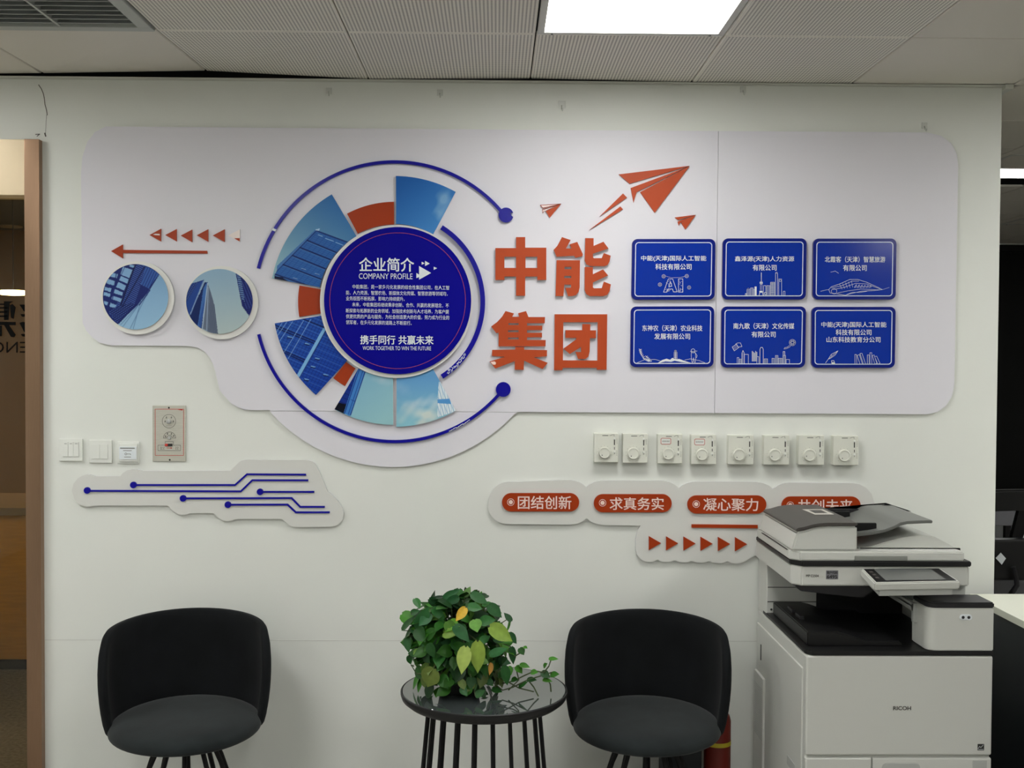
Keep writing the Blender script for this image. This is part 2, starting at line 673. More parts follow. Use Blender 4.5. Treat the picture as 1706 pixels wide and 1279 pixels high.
for k in range(-7, 12):
    xa, xb = TX0+TP*k, TX0+TP*(k+1)
    xa, xb = max(xa, -4.0), min(xb, 7.0)
    if xb-xa < 0.05:
        continue
    for j in range(0, 15):
        if (k, j) in lamp_cells or (k, j) in vent_cells:
            continue
        y1 = -0.6*j - (0.004 if j == 0 else 0)
        y0 = max(-0.6*(j+1), -9.0)
        d0 = lift.get(k, 0) if j == 0 else 0
        d1 = lift.get(k+1, 0) if j == 0 else 0
        tile(mb, xa+gap, xb-gap, y0+gap, y1-gap, d0, d1, 2 if (k <= -3 and j == 0) or k >= 2 else 0)
    if xb > XR+0.05:
        for j in range(0, 13):
            fx = FARL.x
            x0_, y0_ = xa+gap, TP*j+gap
            if j in (3,) and xb > fx-0.1 and xa < fx+1.3:
                continue
            tile(mb, max(xa, XR+0.06)+gap, xb-gap, TP*j+gap, TP*(j+1)-gap, mi=2)
# dark slab above, coloured so the gaps between tiles read as shade
mb.box(-4.05, 7.0, -9.0, 8.0, CH+0.25, CH+0.3, mi=1)
struct(mb.build('ceiling', [m_ceil, m_dark, m_plain], smooth=0, local=True))
# wall angle
mb = MB()
mb.box(-4.0, XR+0.03, -0.018, 0, CH-0.005, CH-0.002, mi=0)
mb.box(-4.0, XR+0.03, -0.0015, 0, CH-0.010, CH-0.005, mi=0)
mb.box(XR, XR+0.03, -0.03, 0.2, CH-0.02, CH-0.002, mi=0)
struct(mb.build('trim_1', m_trim, smooth=0))
# faint joint line low on the wall
zj = W(800, 1067).z
struct(MB().box(XL+0.01, XR, -0.0006, 0, zj-0.002, zj+0.002).build('trim_2', m_seam, smooth=0))


def panel_lamp(k, j, label, m=None, xy=None, group='square ceiling lamps'):
    if xy is None:
        x0, x1, y0, y1 = TX0+TP*k, TX0+TP*(k+1), -0.6*(j+1), -0.6*j
    else:
        x0, x1, y0, y1 = xy
    r = thing('ceiling_lamp', label, 'ceiling light', ((x0+x1)/2, (y0+y1)/2, CH))
    if group:
        r['group'] = group
    mb = MB()
    f = 0.026
    g = 0.004
    z0, z1 = CH-0.003, CH+0.012
    mb.box(x0+g, x1-g, y0+g, y0+f, z0, z1, bev=0.002)
    mb.box(x0+g, x1-g, y1-f, y1-g, z0, z1, bev=0.002)
    mb.box(x0+g, x0+f, y0+f, y1-f, z0, z1, bev=0.002)
    mb.box(x1-f, x1-g, y0+f, y1-f, z0, z1, bev=0.002)
    for sx in (x0+0.05, x1-0.05):
        mb.lathe([(0, 0), (0.004, 0), (0.004, 0.003), (0, 0.003)], (sx, y1-f/2-0.002, z0-0.003), 8, mi=1)
    mb.build('lamp_frame', [m_alu, m_ink], r)
    MB().box(x0+f, x1-f, y0+f, y1-f, CH+0.003, CH+0.010).build('diffuser', m or m_lampw, r, smooth=0)
    return r


panel_lamp(0, 1, 'bright square ceiling lamp above the wall display, at the top edge of the photo', m=m_lampdim, group=None)
for (k, j) in LAMPS[1:]:
    panel_lamp(k, j, 'square ceiling lamp over the room in front of the wall, outside the photo')
panel_lamp(0, 0, 'bright ceiling lamp deeper in the office beyond the free end of the wall', m=m_lampfar,
           xy=(FARL.x, FARL.x+1.2, FARL.y, G(1684, 297, CH).y), group=None)

for (x, y) in ((3.8, 0.9), (3.8, 3.6), (5.4, 2.2)):  # unseen lamps added to brighten the far office ceiling
    panel_lamp(0, 0, 'added square ceiling lamp, out of sight, brightening the far office', m=m_lampfar, xy=(x, x+0.6, y, y+0.6), group='added lamps of the far office')

# air grille
r = thing('ceiling_vent', 'louvred air return grille in the ceiling above the door', 'vent', (TX0-TP*3, -0.9, CH))
x0, x1, y0, y1 = TX0-TP*4, TX0-TP*2, -1.2, -0.6
mb = MB()
f = 0.045
mb.box(x0+.003, x1-.003, y1-f, y1-.003, CH-0.006, CH+0.012, bev=0.003)
mb.box(x0+.003, x1-.003, y0+.003, y0+f, CH-0.006, CH+0.012, bev=0.003)
mb.box(x0+.003, x0+f, y0+f, y1-f, CH-0.006, CH+0.012, bev=0.003)
mb.box(x1-f, x1-.003, y0+f, y1-f, CH-0.006, CH+0.012, bev=0.003)
mb.build('vent_frame', m_vent, r)
nsl = 12
for i in range(nsl):
    yc = y0+f+(y1-y0-2*f)*(i+.5)/nsl
    xf = Matrix.Translation((0, yc, CH+0.008)) @ Matrix.Rotation(math.radians(58), 4, 'X')
    MB().box(x0+f, x1-f, -0.011, 0.011, -0.0014, 0.0014, xf=xf).build('slat', m_slat, r, smooth=0)
for xd in (W(50, 0, -0.9).x,):
    p = G(70, 20, CH)
    MB().box(p.x-0.004, p.x+0.004, y0+f, y1-f, CH-0.003, CH+0.012).build('divider', m_vent, r, smooth=0)
MB().box(x0+.01, x1-.01, y0+.01, y1-.01, CH+0.10, CH+0.11).build('duct', m_dark, r, smooth=0)

# door in bronze metal, glass, and the lobby behind it
XF0, XF1 = W(42, 700, -0.03).x, W(67, 700, -0.03).x
ZH = W(20, 325, -0.02).z
door = thing('door_1', 'bronze framed glass door', None, (XF0-0.5, 0.05, 0))
door['kind'] = 'structure'
MB().box(XF0, XF1, -0.03, 0.12, 0, ZD, bev=0.002).build('door_jamb', m_bronze, door)
MB().box(-3.99, XF0-0.001, -0.022, 0.10, ZH, ZD, bev=0.002).build('header_panel', m_bronze2, door)
gy = 0.06
gx0, gx1 = -3.95, XF0+0.005
MB().box(gx0, gx1, gy, gy+0.01, 0.01, ZH+0.01).build('glass_pane', m_doorglass, door, smooth=0)
GYF = gy-0.0015
z2 = zm(0, 470, 9.137)
mb = MB()
for poly in (
    [(-140, 905, 90, 905, 40, 990)],
):
    pass
# mirrored lettering on the glass, only its end is in view
for pts in (z2(-60, 325, 75, 325, 75, 345, -60, 345), z2(60, 290, 205, 290, 150, 320, 130, 575, 60, 575),
            z2(-60, 380, 110, 378, 110, 400, -60, 402), z2(-60, 440, 110, 440, 110, 465, -60, 465),
            z2(-60, 505, 110, 505, 110, 530, -60, 530), z2(150, 350, 190, 330, 240, 380, 210, 560, 165, 540),
            z2(295, 340, 400, 340, 400, 450, 365, 445), z2(310, 485, 400, 485, 400, 525, 335, 525),
            z2(-60, 600, 240, 605, 240, 655, -60, 650), z2(60, 650, 130, 640, 240, 800, 215, 840, 165, 830),
            z2(-60, 660, 30, 660, 30, 820, -60, 820), z2(295, 620, 330, 605, 400, 605, 400, 760, 370, 760), z2(315, 790, 345, 785, 400, 790, 400, 830, 340, 825)):
    mb.cut([pxz(pts, GYF)], GYF, 0)
mb.build('lettering', m_glassink, door, smooth=0)
text('lettering', 'ENC', -12, 45, 470+905/9.137, 470+1075/9.137, GYF, m_glassink, door, bold=0.0, mirror=True)
# lobby
LX0, LX1, LY1 = -6.0, -1.35, 5.2
mb = MB()
mb.box(LX0, LX1, LY1, LY1+0.05, 0, CH+0.05)
mb.box(LX1, LX1+0.05, 0.2, LY1, 0, CH+0.05)
mb.box(LX0-0.05, LX0, 0.2, LY1, 0, CH+0.05)
struct(mb.build('wall_lobby', m_tan, smooth=0))
struct(MB().box(LX0, LX1, 0.2, LY1, CH+0.013, CH+0.05).build('ceiling_lobby', m_lobby, smooth=0))
struct(MB().box(LX0, -4.05, 0.0, 8.0, -0.1, 0.0).build('floor_lobby', m_floor, smooth=0))
# reception counter
cyf = 1.6
zt = W(20, 845, cyf).z
r = thing('reception_counter', 'honey wood counter seen through the glass door', 'counter', (-3.2, cyf+0.3, 0))
MB().box(-5.2, -1.5, cyf+0.02, cyf+0.55, 0.06, zt-0.04, bev=0.004).build('counter_front', m_wood, r)
MB().box(-5.24, -1.46, cyf-0.02, cyf+0.6, zt-0.04, zt, bev=0.004).build('countertop', m_tan, r)
MB().box(-5.2, -1.5, cyf+0.05, cyf+0.5, 0, 0.06).build('plinth', m_black, r)
p = W(22, 487, 2.6)  # glowing disc stands in for a light reflected in the door glass
r = thing('lamp_reflection', 'flat warm glowing disc standing in for a reflection in the glass door', 'lamp', (p.x, 2.6, p.z))
MB().lathe([(0, -0.02), (0.07, -0.015), (0.09, 0.0), (0.07, 0.012), (0, 0.016)], (p.x, 2.6, p.z), 28).build('glow_disc', m_warm, r)
MB().tube([(p.x, 2.6, p.z+0.01), (p.x, 2.6, CH+0.012)], 0.003, 6).build('cord', m_black, r)  # added cord, holds up the stand-in disc
for (x, y) in ((-5.0, 2.6), (-1.9, 3.4)):  # unseen lamps added to brighten the view through the door
    panel_lamp(0, 0, 'added warm square lamp, out of sight, brightening the lobby', m=m_lobbylamp, xy=(x-.3, x+.3, y-.3, y+.3), group='added lamps of the lobby')
p = G(18, 378, CH+0.005)
r = thing('downlight', 'small round downlight in the dark lobby ceiling behind the door', 'ceiling light', (p.x, p.y, CH+0.013))
MB().lathe([(0.05, 0), (0.09, 0), (0.09, -0.01), (0.05, -0.01)], (p.x, p.y, CH+0.013), 24).build('rim', m_alu, r)
MB().lathe([(0, -0.004), (0.055, -0.004), (0.055, -0.008), (0, -0.008)], (p.x, p.y, CH+0.013), 24).build('diffuser', m_warm, r)

# crack and small marks at the wall top
mb = MB()
zc = zm(0, 0, 3.967)
mb.stroke(pxz(zc(255, 560, 272, 585, 285, 615, 293, 650, 297, 690, 308, 730, 312, 760), -0.001), 0.003, -0.0008)
mb.stroke(pxz(zc(308, 760, 305, 800, 302, 850, 300, 890), -0.001), 0.0014, -0.0008)
mb.stroke(pxz(zc(235, 888, 262, 886, 245, 900), -0.001), 0.003, -0.0008)
mb.stroke(pxz(zc(296, 880, 302, 900), -0.001), 0.005, -0.0008)
o = mb.build('trim_3', m_crack, smooth=0)
struct(o)

# far office beyond the free end of the wall
FY = 5.55
ztop = W(1690, 408, FY).z
mb = MB()
mb.box(LX1+0.05, 7.0, FY, FY+0.1, ztop, CH+0.02)
struct(mb.build('wall_far', m_wall, smooth=0))
win = thing('window_1', 'night window of the far office', None, (4.0, FY, 0))
win['kind'] = 'structure'
MB().box(LX1+0.05, 7.0, FY+0.03, FY+0.05, 0, ztop).build('glass_pane', m_window, win, smooth=0)
mb = MB()
for xx in np.arange(1.5, 7.0, 1.3):
    mb.box(xx, xx+0.06, FY-0.01, FY+0.03, 0, ztop)
mb.box(LX1+0.05, 7.0, FY-0.01, FY+0.03, ztop-0.06, ztop)
mb.build('window_frame', m_black, win, smooth=0)

# ------------------------------------------------------------------ backing boards
BT = 0.010                                    # thickness of the backing boards
zA = zm(0, 300, 3.967)
zB = zm(80, 650, 3.41)
left_outline = ([(176, 210.5), (600, 214), (1000, 217), (1196.6, 218.3), (1196.6, 218.3), (1190.3, 688)]
                + [(862, 686), (450, 684)]
                + zB(1255, 112, 1180, 113, 1120, 111, 1080, 98, 1040, 74, 1000, 30, 975, 0)
                + zA(1420, 1255, 1405, 1210, 1385, 1170, 1352, 1133, 1310, 1108, 1250, 1096, 730, 1092, 660, 1075, 610, 1040, 570, 995, 545, 940)
                + [(135, 290), (137, 262), (145, 237), (158, 220)])
board('backing_panel', [left_outline], -0.001, BT-0.001, [m_board, m_edge])
tag(bpy.data.objects['backing_panel'], 'large pale lavender backing board behind the round dial and photo discs', 'wall panel')
right_outline = ([(1197.2, 218.3), (1400, 219.4), (1545, 220.5), (1568, 226), (1585, 239), (1594, 256), (1596.5, 275), (1590, 640),
                  (1586, 660), (1576, 676), (1562, 686), (1545, 690), (1400, 689), (1190.9, 688)])
o = board('backing_panel', [right_outline], -0.001, BT-0.001, [m_board, m_edge])
tag(o, 'pale lavender backing board with rounded outer corners, behind most of the blue signs', 'wall panel')
aL, aR = math.degrees(math.atan2(503-684.8, 450-655)), math.degrees(math.atan2(503-686.6, 862-655))
o = board('backing_panel', [[(862, 686.6), (450, 684.6)] + arc(655, 503, 274.8, aL, aR, 60)[1:-1]], -0.001, BT-0.001, [m_board, m_edge])
tag(o, 'crescent-shaped lavender backing board below the round dial', 'wall panel')
PB = -BT                                      # plane on which the decor is glued

# photo discs
z1 = zm(160, 360, 5.815)


def photo_disc(cx, cy, r, pcx, pcy, prx, pry, ops, label):
    p = W(cx, cy, PB)
    t = thing('photo_disc', label, 'photo disc', (p.x, PB, p.z))
    board('rim', [arc(cx, cy, r, 0, 354, 59)], PB, 0.016, [m_white, m_edge], t)
    board('backing', [arc(pcx, pcy, prx, 0, 354, 59, pry)], PB-0.016, 0.006, [m_white, m_edge], t)
    def q(u, v):
        a = v*2*PI
        return pcx+u*prx*np.cos(a), pcy-u*pry*np.sin(a)
    printed('photo', q, 66, 300, PB-0.0226, ops, t)


NV, NV2, LBL = (22, 36, 104), (14, 22, 72), (128, 168, 208)
bpoly = z1(60, 640, 230, 480, 380, 455, 540, 500, 620, 555, 520, 715, 400, 865, 300, 960, 205, 1060, 60, 960)
ops = [('grad', (235, 440), (120, 160, 200), (250, 548), (150, 190, 218)),
       ('poly', bpoly, NV),
       ('poly', z1(480, 490, 540, 510, 610, 560, 510, 700, 430, 660), (52, 92, 164)),
       ('stripes', z1(380, 470, 480, 480, 430, 680, 370, 860, 200, 1040, 120, 930, 260, 780, 330, 620), 28, 3.1, 1.2, (70, 104, 172)),
       ('stripes', z1(470, 480, 610, 550, 480, 750, 430, 670), 115, 4.2, 1.0, (24, 40, 110)),
       ('line', z1(470, 490)[0], z1(250, 880)[0], 1.6, NV2), ('line', z1(380, 470)[0], z1(240, 860)[0], 2.5, NV2)]
for quad in (z1(330, 468, 372, 478, 360, 500, 322, 488), z1(262, 490, 352, 520, 322, 600, 236, 565), z1(160, 548, 212, 562, 200, 600, 140, 585),
             z1(240, 578, 316, 612, 302, 652, 222, 620), z1(118, 608, 185, 630, 174, 672, 100, 650), z1(216, 636, 290, 672, 272, 720, 194, 686),
             z1(85, 685, 150, 700, 142, 735, 80, 715), z1(180, 705, 262, 740, 255, 770, 170, 745), z1(78, 735, 140, 752, 132, 782, 72, 765),
             z1(160, 770, 250, 800, 236, 832, 148, 802), z1(76, 820, 120, 835, 112, 868, 80, 850), z1(140, 840, 200, 862, 185, 888, 130, 876)):
    ops.append(('poly', quad, LBL))
ops += [('line', z1(285, 480)[0], z1(110, 860)[0], 0.8, NV), ('line', z1(205, 500)[0], z1(160, 800)[0], 1.4, NV)]
for a, b in (((520, 700), (330, 1090)), ((500, 760), (240, 1050)), ((440, 800), (360, 1090)), ((420, 850), (260, 1070))):
    ops.append(('line', z1(*a)[0], z1(*b)[0], 0.7, (70, 100, 150)))
ops += [('stripes', z1(120, 900, 330, 840, 400, 860, 205, 1055), -35, 3.5, 1.3, (16, 24, 80)), ('line', z1(420, 660)[0], z1(520, 720)[0], 1.6, NV), ('line', z1(420, 860)[0], z1(520, 720)[0], 1.4, NV)]
photo_disc(229, 496, 61, 225.8, 494.3, 54.5, 54.5, ops, 'round photo of steel building girders against blue sky, under the long arrow')
ops = [('grad', (360, 448), (140, 172, 196), (370, 556), (176, 192, 192)),
       ('poly', z1(860, 760, 918, 655, 1046, 615, 1000, 720, 900, 960, 860, 900), (26, 52, 118)),
       ('stripes', z1(860, 760, 918, 655, 985, 640, 870, 830), 122, 3.0, 1.1, (66, 100, 160)),
       ('stripes', z1(860, 760, 918, 655, 985, 640, 870, 830), 30, 3.0, 0.7, (20, 36, 96)),
       ('poly', z1(870, 840, 985, 650, 1040, 620, 905, 960), (30, 66, 140)),
       ('poly', z1(905, 965, 1052, 640, 1082, 640, 1060, 780, 1022, 1090, 960, 1060), (14, 36, 92)),
       ('line', z1(1040, 630)[0], z1(915, 950)[0], 1.6, (120, 150, 196)),
       ('poly', z1(1040, 700, 1075, 640, 1065, 800, 1015, 1085, 985, 1060), (60, 104, 170)),
       ('stripes', z1(1040, 850, 1060, 800, 1020, 1090, 990, 1060), 8, 2.4, 1.0, (24, 56, 130)),
       ('poly', z1(1078, 645, 1110, 730, 1148, 860, 1182, 1140, 1090, 1120, 1020, 1085, 1060, 850), (98, 110, 130)),
       ('stripes', z1(1100, 720, 1150, 870, 1185, 1145, 1090, 1130), 84, 2.6, 0.8, (66, 78, 102)),
       ('line', z1(1080, 650)[0], z1(1030, 1090)[0], 1.3, (176, 200, 220)), ('line', z1(1086, 690)[0], z1(1072, 1110)[0], 1.2, (150, 170, 196)),
       ('poly', z1(1352, 550, 1405, 570, 1530, 700, 1530, 880, 1484, 968, 1415, 872, 1385, 720), (22, 34, 110)),
       ('poly', z1(1362, 560, 1398, 575, 1430, 740, 1440, 830, 1408, 800, 1385, 700), (104, 140, 186)),
       ('stripes', z1(1352, 550, 1405, 570, 1530, 700, 1530, 880, 1484, 968, 1415, 872, 1385, 720), 12, 3.4, 1.5, (18, 28, 92)),
       ('stripes', z1(1405, 600, 1530, 720, 1530, 880, 1450, 900), 68, 4.5, 0.8, (64, 90, 160))]
photo_disc(369, 504, 61, 365.5, 502, 55.5, 54, ops, 'round photo of two slim towers with pale sky between, beside the dial')

# left arrows
tris = [z1(518, 183, 628, 122, 628, 245), z1(670, 183, 780, 125, 780, 245), z1(820, 188, 930, 130, 930, 252),
        z1(975, 185, 1085, 127, 1085, 248), z1(1130, 187, 1245, 127, 1245, 250), z1(1280, 187, 1395, 127, 1395, 250)]
labs = ['orange triangle with a white slit, at the tip of the row over the arrow',
        'plain orange triangle next to the slit one, above the long arrow',
        'plain orange triangle, third from the tip of the row above the long arrow',
        'plain orange triangle, third from the blank end of the row above the long arrow',
        'plain orange triangle beside the mostly white peeled one',
        'mostly white peeled triangle with one orange corner, above the long arrow']
for i, (t, l) in enumerate(zip(tris, labs)):
    if i == 5:
        o = board('triangle_arrow', [t], PB, 0.006, [m_peel, m_edge])
        tag(o, l, 'wall decoration', 'triangles above the long arrow')
        board('film_remnant', [z1(1338, 214, 1392, 212, 1392, 246)], PB-0.006, 0.0008, [m_orange], o)
    else:
        o = board('triangle_arrow', [t], PB, 0.006, [m_orange, m_orange])
        tag(o, l, 'wall decoration', 'triangles above the long arrow')
        if i == 0:
            board('white_slit', [z1(550, 178, 575, 170, 615, 172, 618, 186, 575, 184)], PB-0.006, 0.0008, [m_peel], o)
o = board('long_arrow', [z1(145, 338, 258, 275, 258, 326, 1075, 335, 1078, 362, 258, 356, 258, 408)], PB, 0.006, [m_orange, m_orange])
tag(o, 'long thin orange arrow pointing towards the door above the photo discs', 'arrow')

# ------------------------------------------------------------------ the dial
CX, CY = 657, 503
YR = PB
a0 = math.degrees(math.atan2(CY-358, 841-CX))
a1 = math.degrees(math.atan2(CY-447, 430-CX))
o = board('ring_arc', [ringseg(CX, CY, 230.8, 236.2, a0+1.5, a1, 90)], YR, 0.010, [m_navy, m_navy])
tag(o, 'thin navy arc sweeping over the top of the dial', 'wall decoration')
dot = arc(843, 358, 12.4, 18, 345, 40) + [(852, 359), (851, 354)]
board('end_dot', [dot], YR, 0.012, [m_navy, m_navy], o)['label'] = 'navy end dot with a chipped edge'
p = arc(CX, CY, 233.5, 148.2, 149.6, 3)
board('chip', [arc(CX, CY, 230.5, 148.4, 149.4, 3)+arc(CX, CY, 236.5, 149.6, 148.6, 3)], YR-0.010, 0.0008, [m_print], o)
a2 = math.degrees(math.atan2(CY-556.5, 431.5-CX)) % 360
a3 = math.degrees(math.atan2(CY-648.6, 838-CX)) % 360
o = board('ring_arc', [ringseg(CX, CY, 229.8, 235.0, a2, a3-1.5, 90)], YR, 0.010, [m_navy, m_navy])
tag(o, 'thin navy arc sweeping under the bottom of the dial', 'wall decoration')
board('end_dot', [arc(838.5, 648.6, 12.4, 0, 352, 44)], YR, 0.012, [m_navy, m_navy], o)
mb = MB()
for k in range(9):
    a = 293+k*1.05
    mb.stroke(pxz(arc(CX, CY, 233.8-0.5*(k % 3), a, a+1.2, 2), YR-0.0105), 0.0022, YR-0.0108)
mb.build('scuff', m_print, o, smooth=0)
o = board('ring_arc', [ringseg(CX, CY, 143.3, 151.2, 57.8, -57.5, 70)], YR, 0.016, [m_navy, m_navy])
tag(o, 'thicker navy arc hugging the side of the dial nearest the big letters', 'wall decoration')
mb = MB()
rr = random.Random(3)
for k in range(34):
    a = -36-k*0.5
    r1 = 144.5+rr.random()*5
    mb.stroke(pxz([(CX+r1*math.cos(math.radians(a)), CY-r1*math.sin(math.radians(a))), (CX+(r1+rr.uniform(-3, 3))*math.cos(math.radians(a-1)), CY-(r1+rr.uniform(-2, 2))*math.sin(math.radians(a-1)))], YR-0.016), 0.0018, YR-0.0166)
mb.build('scuff', m_print, o, smooth=0)

z6 = zm(420, 250, 3.7065)
z7 = zm(440, 310, 7.525)
z8 = zm(440, 520, 5.018)
WT = 0.012


def wedge(r0, r1, o0, o1, i0, i1, ops, label, n_r=110, n_a=170):
    """o0,o1 outer angles, i0,i1 inner angles"""
    outer = arc(CX, CY, r1, o0, o1, 40)
    inner = arc(CX, CY, r0, i1, i0, 40)
    q = W(*outer[20], PB)
    t = thing('photo_wedge', label, 'photo panel', (q.x, PB, q.z), 0, 'photo wedges round the dial')
    board('panel', [outer+inner], PB, WT, [m_white, m_edge], t)
    def f(u, v):
        r = r0+(r1-r0)*u
        a = np.radians((i0+(i1-i0)*v)*(1-u)+(o0+(o1-o0)*v)*u)
        return CX+r*np.cos(a), CY-r*np.sin(a)
    printed('photo', f, n_r, n_a, PB-WT-0.0006, ops, t)


opsA = [('grad', (668, 300), (30, 92, 168), (720, 385), (66, 132, 196)),
        ('cloud', (740, 335), 16, 26, (170, 200, 220), 0.55), ('cloud', (731, 352), 14, 14, (180, 205, 222), 0.5), ('cloud', (735, 372), 10, 14, (130, 175, 212), 0.5)]
wedge(130, 210, 60.9, 89.3, 60.2, 88.8, opsA, 'plain blue sky photo wedge with a wisp of cloud at the top of the dial')
FB, FB2 = (44, 98, 168), (16, 34, 92)
bp = z7(150, 1075, 640, 560, 690, 560, 1030, 690, 1030, 760, 740, 1230, 720, 1280, 560, 1240, 130, 1165)
opsB = [('grad', (555, 325), (44, 104, 168), (480, 455), (140, 178, 190)),
        ('poly', z7(160, 1000, 640, 545, 680, 555, 640, 590, 160, 1060), (70, 116, 176)),
        ('poly', bp, FB), ('poly', z7(640, 545, 700, 530, 690, 555, 660, 560), (170, 200, 225)),
        ('line', z7(650, 565)[0], z7(160, 1065)[0], 1.2, FB2), ('line', z7(660, 562)[0], z7(1040, 700)[0], 1.8, FB2),
        ('stripes', bp, 131, 7.5, 0.5, (28, 72, 140)), ('stripes', bp, 22, 3.4, 0.4, (30, 76, 146))]
for a, b in (((540, 680), (920, 838)), ((450, 770), (850, 930)), ((355, 870), (800, 1050)), ((240, 985), (750, 1180)), ((140, 1105), (560, 1250))):
    opsB.append(('line', z7(*a)[0], z7(*b)[0], 2.4, FB2))
    opsB.append(('line', z7(a[0], a[1]+14)[0], z7(b[0], b[1]+14)[0], 0.6, (90, 140, 200)))
for a, b in (((770, 655), (870, 690)), ((900, 705), (990, 740)), ((680, 610), (730, 628))):
    opsB.append(('line', z7(*a)[0], z7(*b)[0], 1.1, (150, 190, 225)))
for c in ((495, 1045), (665, 1108), (390, 1163)):
    opsB.append(('poly', z7(c[0]-25, c[1]-16, c[0]+25, c[1]-2, c[0]+20, c[1]+10, c[0]-28, c[1]-4), (20, 50, 120)))
    opsB.append(('line', z7(c[0]-25, c[1]-14)[0], z7(c[0]+25, c[1])[0], 0.9, (150, 186, 222)))
opsB.append(('poly', z7(130, 1120, 240, 1150, 300, 1190, 130, 1170), (8, 18, 56)))
wedge(126.5, 207.5, 120.2, 169.0, 119.9, 168.8, opsB, 'photo wedge of a glass office block under blue sky, upper part of the dial')
fc = z8(60, 60, 560, 0, 720, 400, 420, 720, 60, 300)
opsC = [('grad', (470, 540), (34, 84, 170), (540, 640), (20, 62, 160)),
        ('stripes', fc, 23, 5.2, 0.6, (14, 40, 120)), ('stripes', fc, 117, 5.6, 0.6, (14, 40, 120)),
        ('stripes', fc, 23, 11.3, 0.6, (66, 120, 200))]
for a, b in (((95, 110), (440, 250)), ((95, 130), (430, 265)), ((310, 50), (510, 130)), ((160, 320), (345, 400)), ((170, 340), (335, 415))):
    opsC.append(('line', z8(*a)[0], z8(*b)[0], 1.8, (10, 22, 70)))
for a, b in (((190, 80), (110, 200)), ((240, 75), (130, 240)), ((330, 70), (170, 330)), ((390, 60), (200, 390)), ((150, 90), (100, 170))):
    opsC.append(('line', z8(*a)[0], z8(*b)[0], 0.8, (150, 190, 230)))
opsC.append(('poly', z8(495, 130, 520, 145, 300, 545, 270, 530), (122, 176, 222)))
opsC.append(('line', z8(520, 145)[0], z8(298, 545)[0], 1.2, (16, 34, 96)))
for c in ((215, 212), (360, 268), (445, 392), (515, 527), (355, 566), (410, 460)):
    opsC.append(('poly', z8(c[0]-20, c[1]-14, c[0]+22, c[1]-4, c[0]+18, c[1]+14, c[0]-24, c[1]+6), (14, 36, 100)))
    opsC.append(('poly', z8(c[0]-18, c[1]-14, c[0]+22, c[1]-4, c[0]+18, c[1]+2, c[0]-20, c[1]-6), (120, 170, 220)))
wedge(123, 202.5, 190.1, 229.8, 190.5, 231.0, opsC, 'photo wedge filled with a deep blue tiled facade, lower side of the dial')
opsD = [('grad', (600, 640), (132, 182, 204), (640, 700), (150, 196, 204)), ('cloud', (636, 632), 18, 10, (190, 205, 214), 0.5),
        ('poly', z8(580, 810, 780, 460, 800, 470, 690, 850), (18, 48, 136)),
        ('stripes', z8(580, 810, 780, 460, 800, 470, 690, 850), 22, 8, 1.0, (12, 30, 96)),
        ('poly', z8(600, 750, 690, 770, 670, 850, 570, 800), (6, 10, 30)),
        ('poly', z8(790, 465, 845, 490, 790, 640, 715, 870, 665, 840), (66, 128, 200)),
        ('line', z8(795, 480)[0], z8(672, 845)[0], 1.6, (24, 60, 140)), ('line', z8(825, 490)[0], z8(705, 850)[0], 1.2, (30, 72, 150)),
        ('line', z8(845, 495)[0], z8(722, 860)[0], 1.6, (20, 50, 130)), ('line', z8(725, 730)[0], z8(760, 745)[0], 0.8, (30, 60, 140))]
wedge(126, 204.5, 240.8, 269.5, 241.5, 269.0, opsD, 'pale sky photo wedge with a blue tower, at the foot of the dial')
opsE = [('grad', (690, 630), (100, 158, 208), (690, 710), (140, 196, 210)),
        ('cloud', (705, 690), 44, 18, (214, 220, 214), 0.9), ('cloud', (722, 668), 22, 14, (214, 222, 224), 0.85), ('cloud', (690, 672), 26, 10, (196, 212, 220), 0.6),
        ('cloud', (668, 645), 16, 16, (140, 184, 216), 0.6), ('cloud', (706, 705), 18, 8, (224, 216, 206), 0.6),
        ('poly', z8(1460, 580, 1490, 590, 1620, 820, 1450, 880, 1450, 760), (196, 214, 226)),
        ('stripes', z8(1460, 580, 1490, 590, 1620, 820, 1450, 880, 1450, 760), 82, 3.6, 1.2, (244, 248, 250)),
        ('stripes', z8(1460, 580, 1490, 590, 1620, 820, 1450, 880, 1450, 760), 70, 5.6, 0.8, (120, 168, 206)),
        ('poly', z8(1450, 728, 1550, 722, 1565, 768, 1450, 760), (84, 148, 206))]
wedge(127, 207.8, 270.9, 299.6, 271.6, 300.0, opsE, 'photo wedge of clouds with a white building corner, at the foot of the dial')

for (r0, r1, b0, b1, l) in ((129, 167, 90.2, 118.2, 'orange curved block near the top of the dial between two photo wedges'),
                            (123, 160.5, 170.1, 188.9, 'orange curved block on the side of the dial facing the photo discs'),
                            (128, 162.5, 231.2, 239.6, 'smallest orange block, low on the dial between blue facade and pale sky wedges')):
    o = board('orange_block', [ringseg(CX, CY, r0, r1, b0, b1, 24)], PB, 0.008, [m_orange, m_edge])
    tag(o, l, 'wall decoration', 'orange blocks round the dial')

q = W(662, 501, PB)
dial = thing('profile_disc', 'big round navy disc with white company profile text in the middle of the dial', 'sign', (q.x, PB, q.z))
board('base_disc', [arc(660.5, 502, 127.5, 0, 356, 89)], PB-0.0138, 0.006, [m_white, m_edge], dial)
board('hub', [arc(660, 502, 112, 0, 356, 89)], PB, 0.0137, [m_white, m_edge], dial)
DY = PB-0.0198-0.008
board('disc', [arc(662.4, 500.6, 122.6, 0, 356, 89)], PB-0.0198, 0.008, [m_disc, m_disc], dial)
board('red_ring', [arc(662.4, 500.8, 113.4, 0, 356, 89), arc(662.4, 500.8, 112.8, 356, 0, 89)], DY, 0.0006, [m_ringred], dial)
zt_ = zm(590, 410, 6.729)


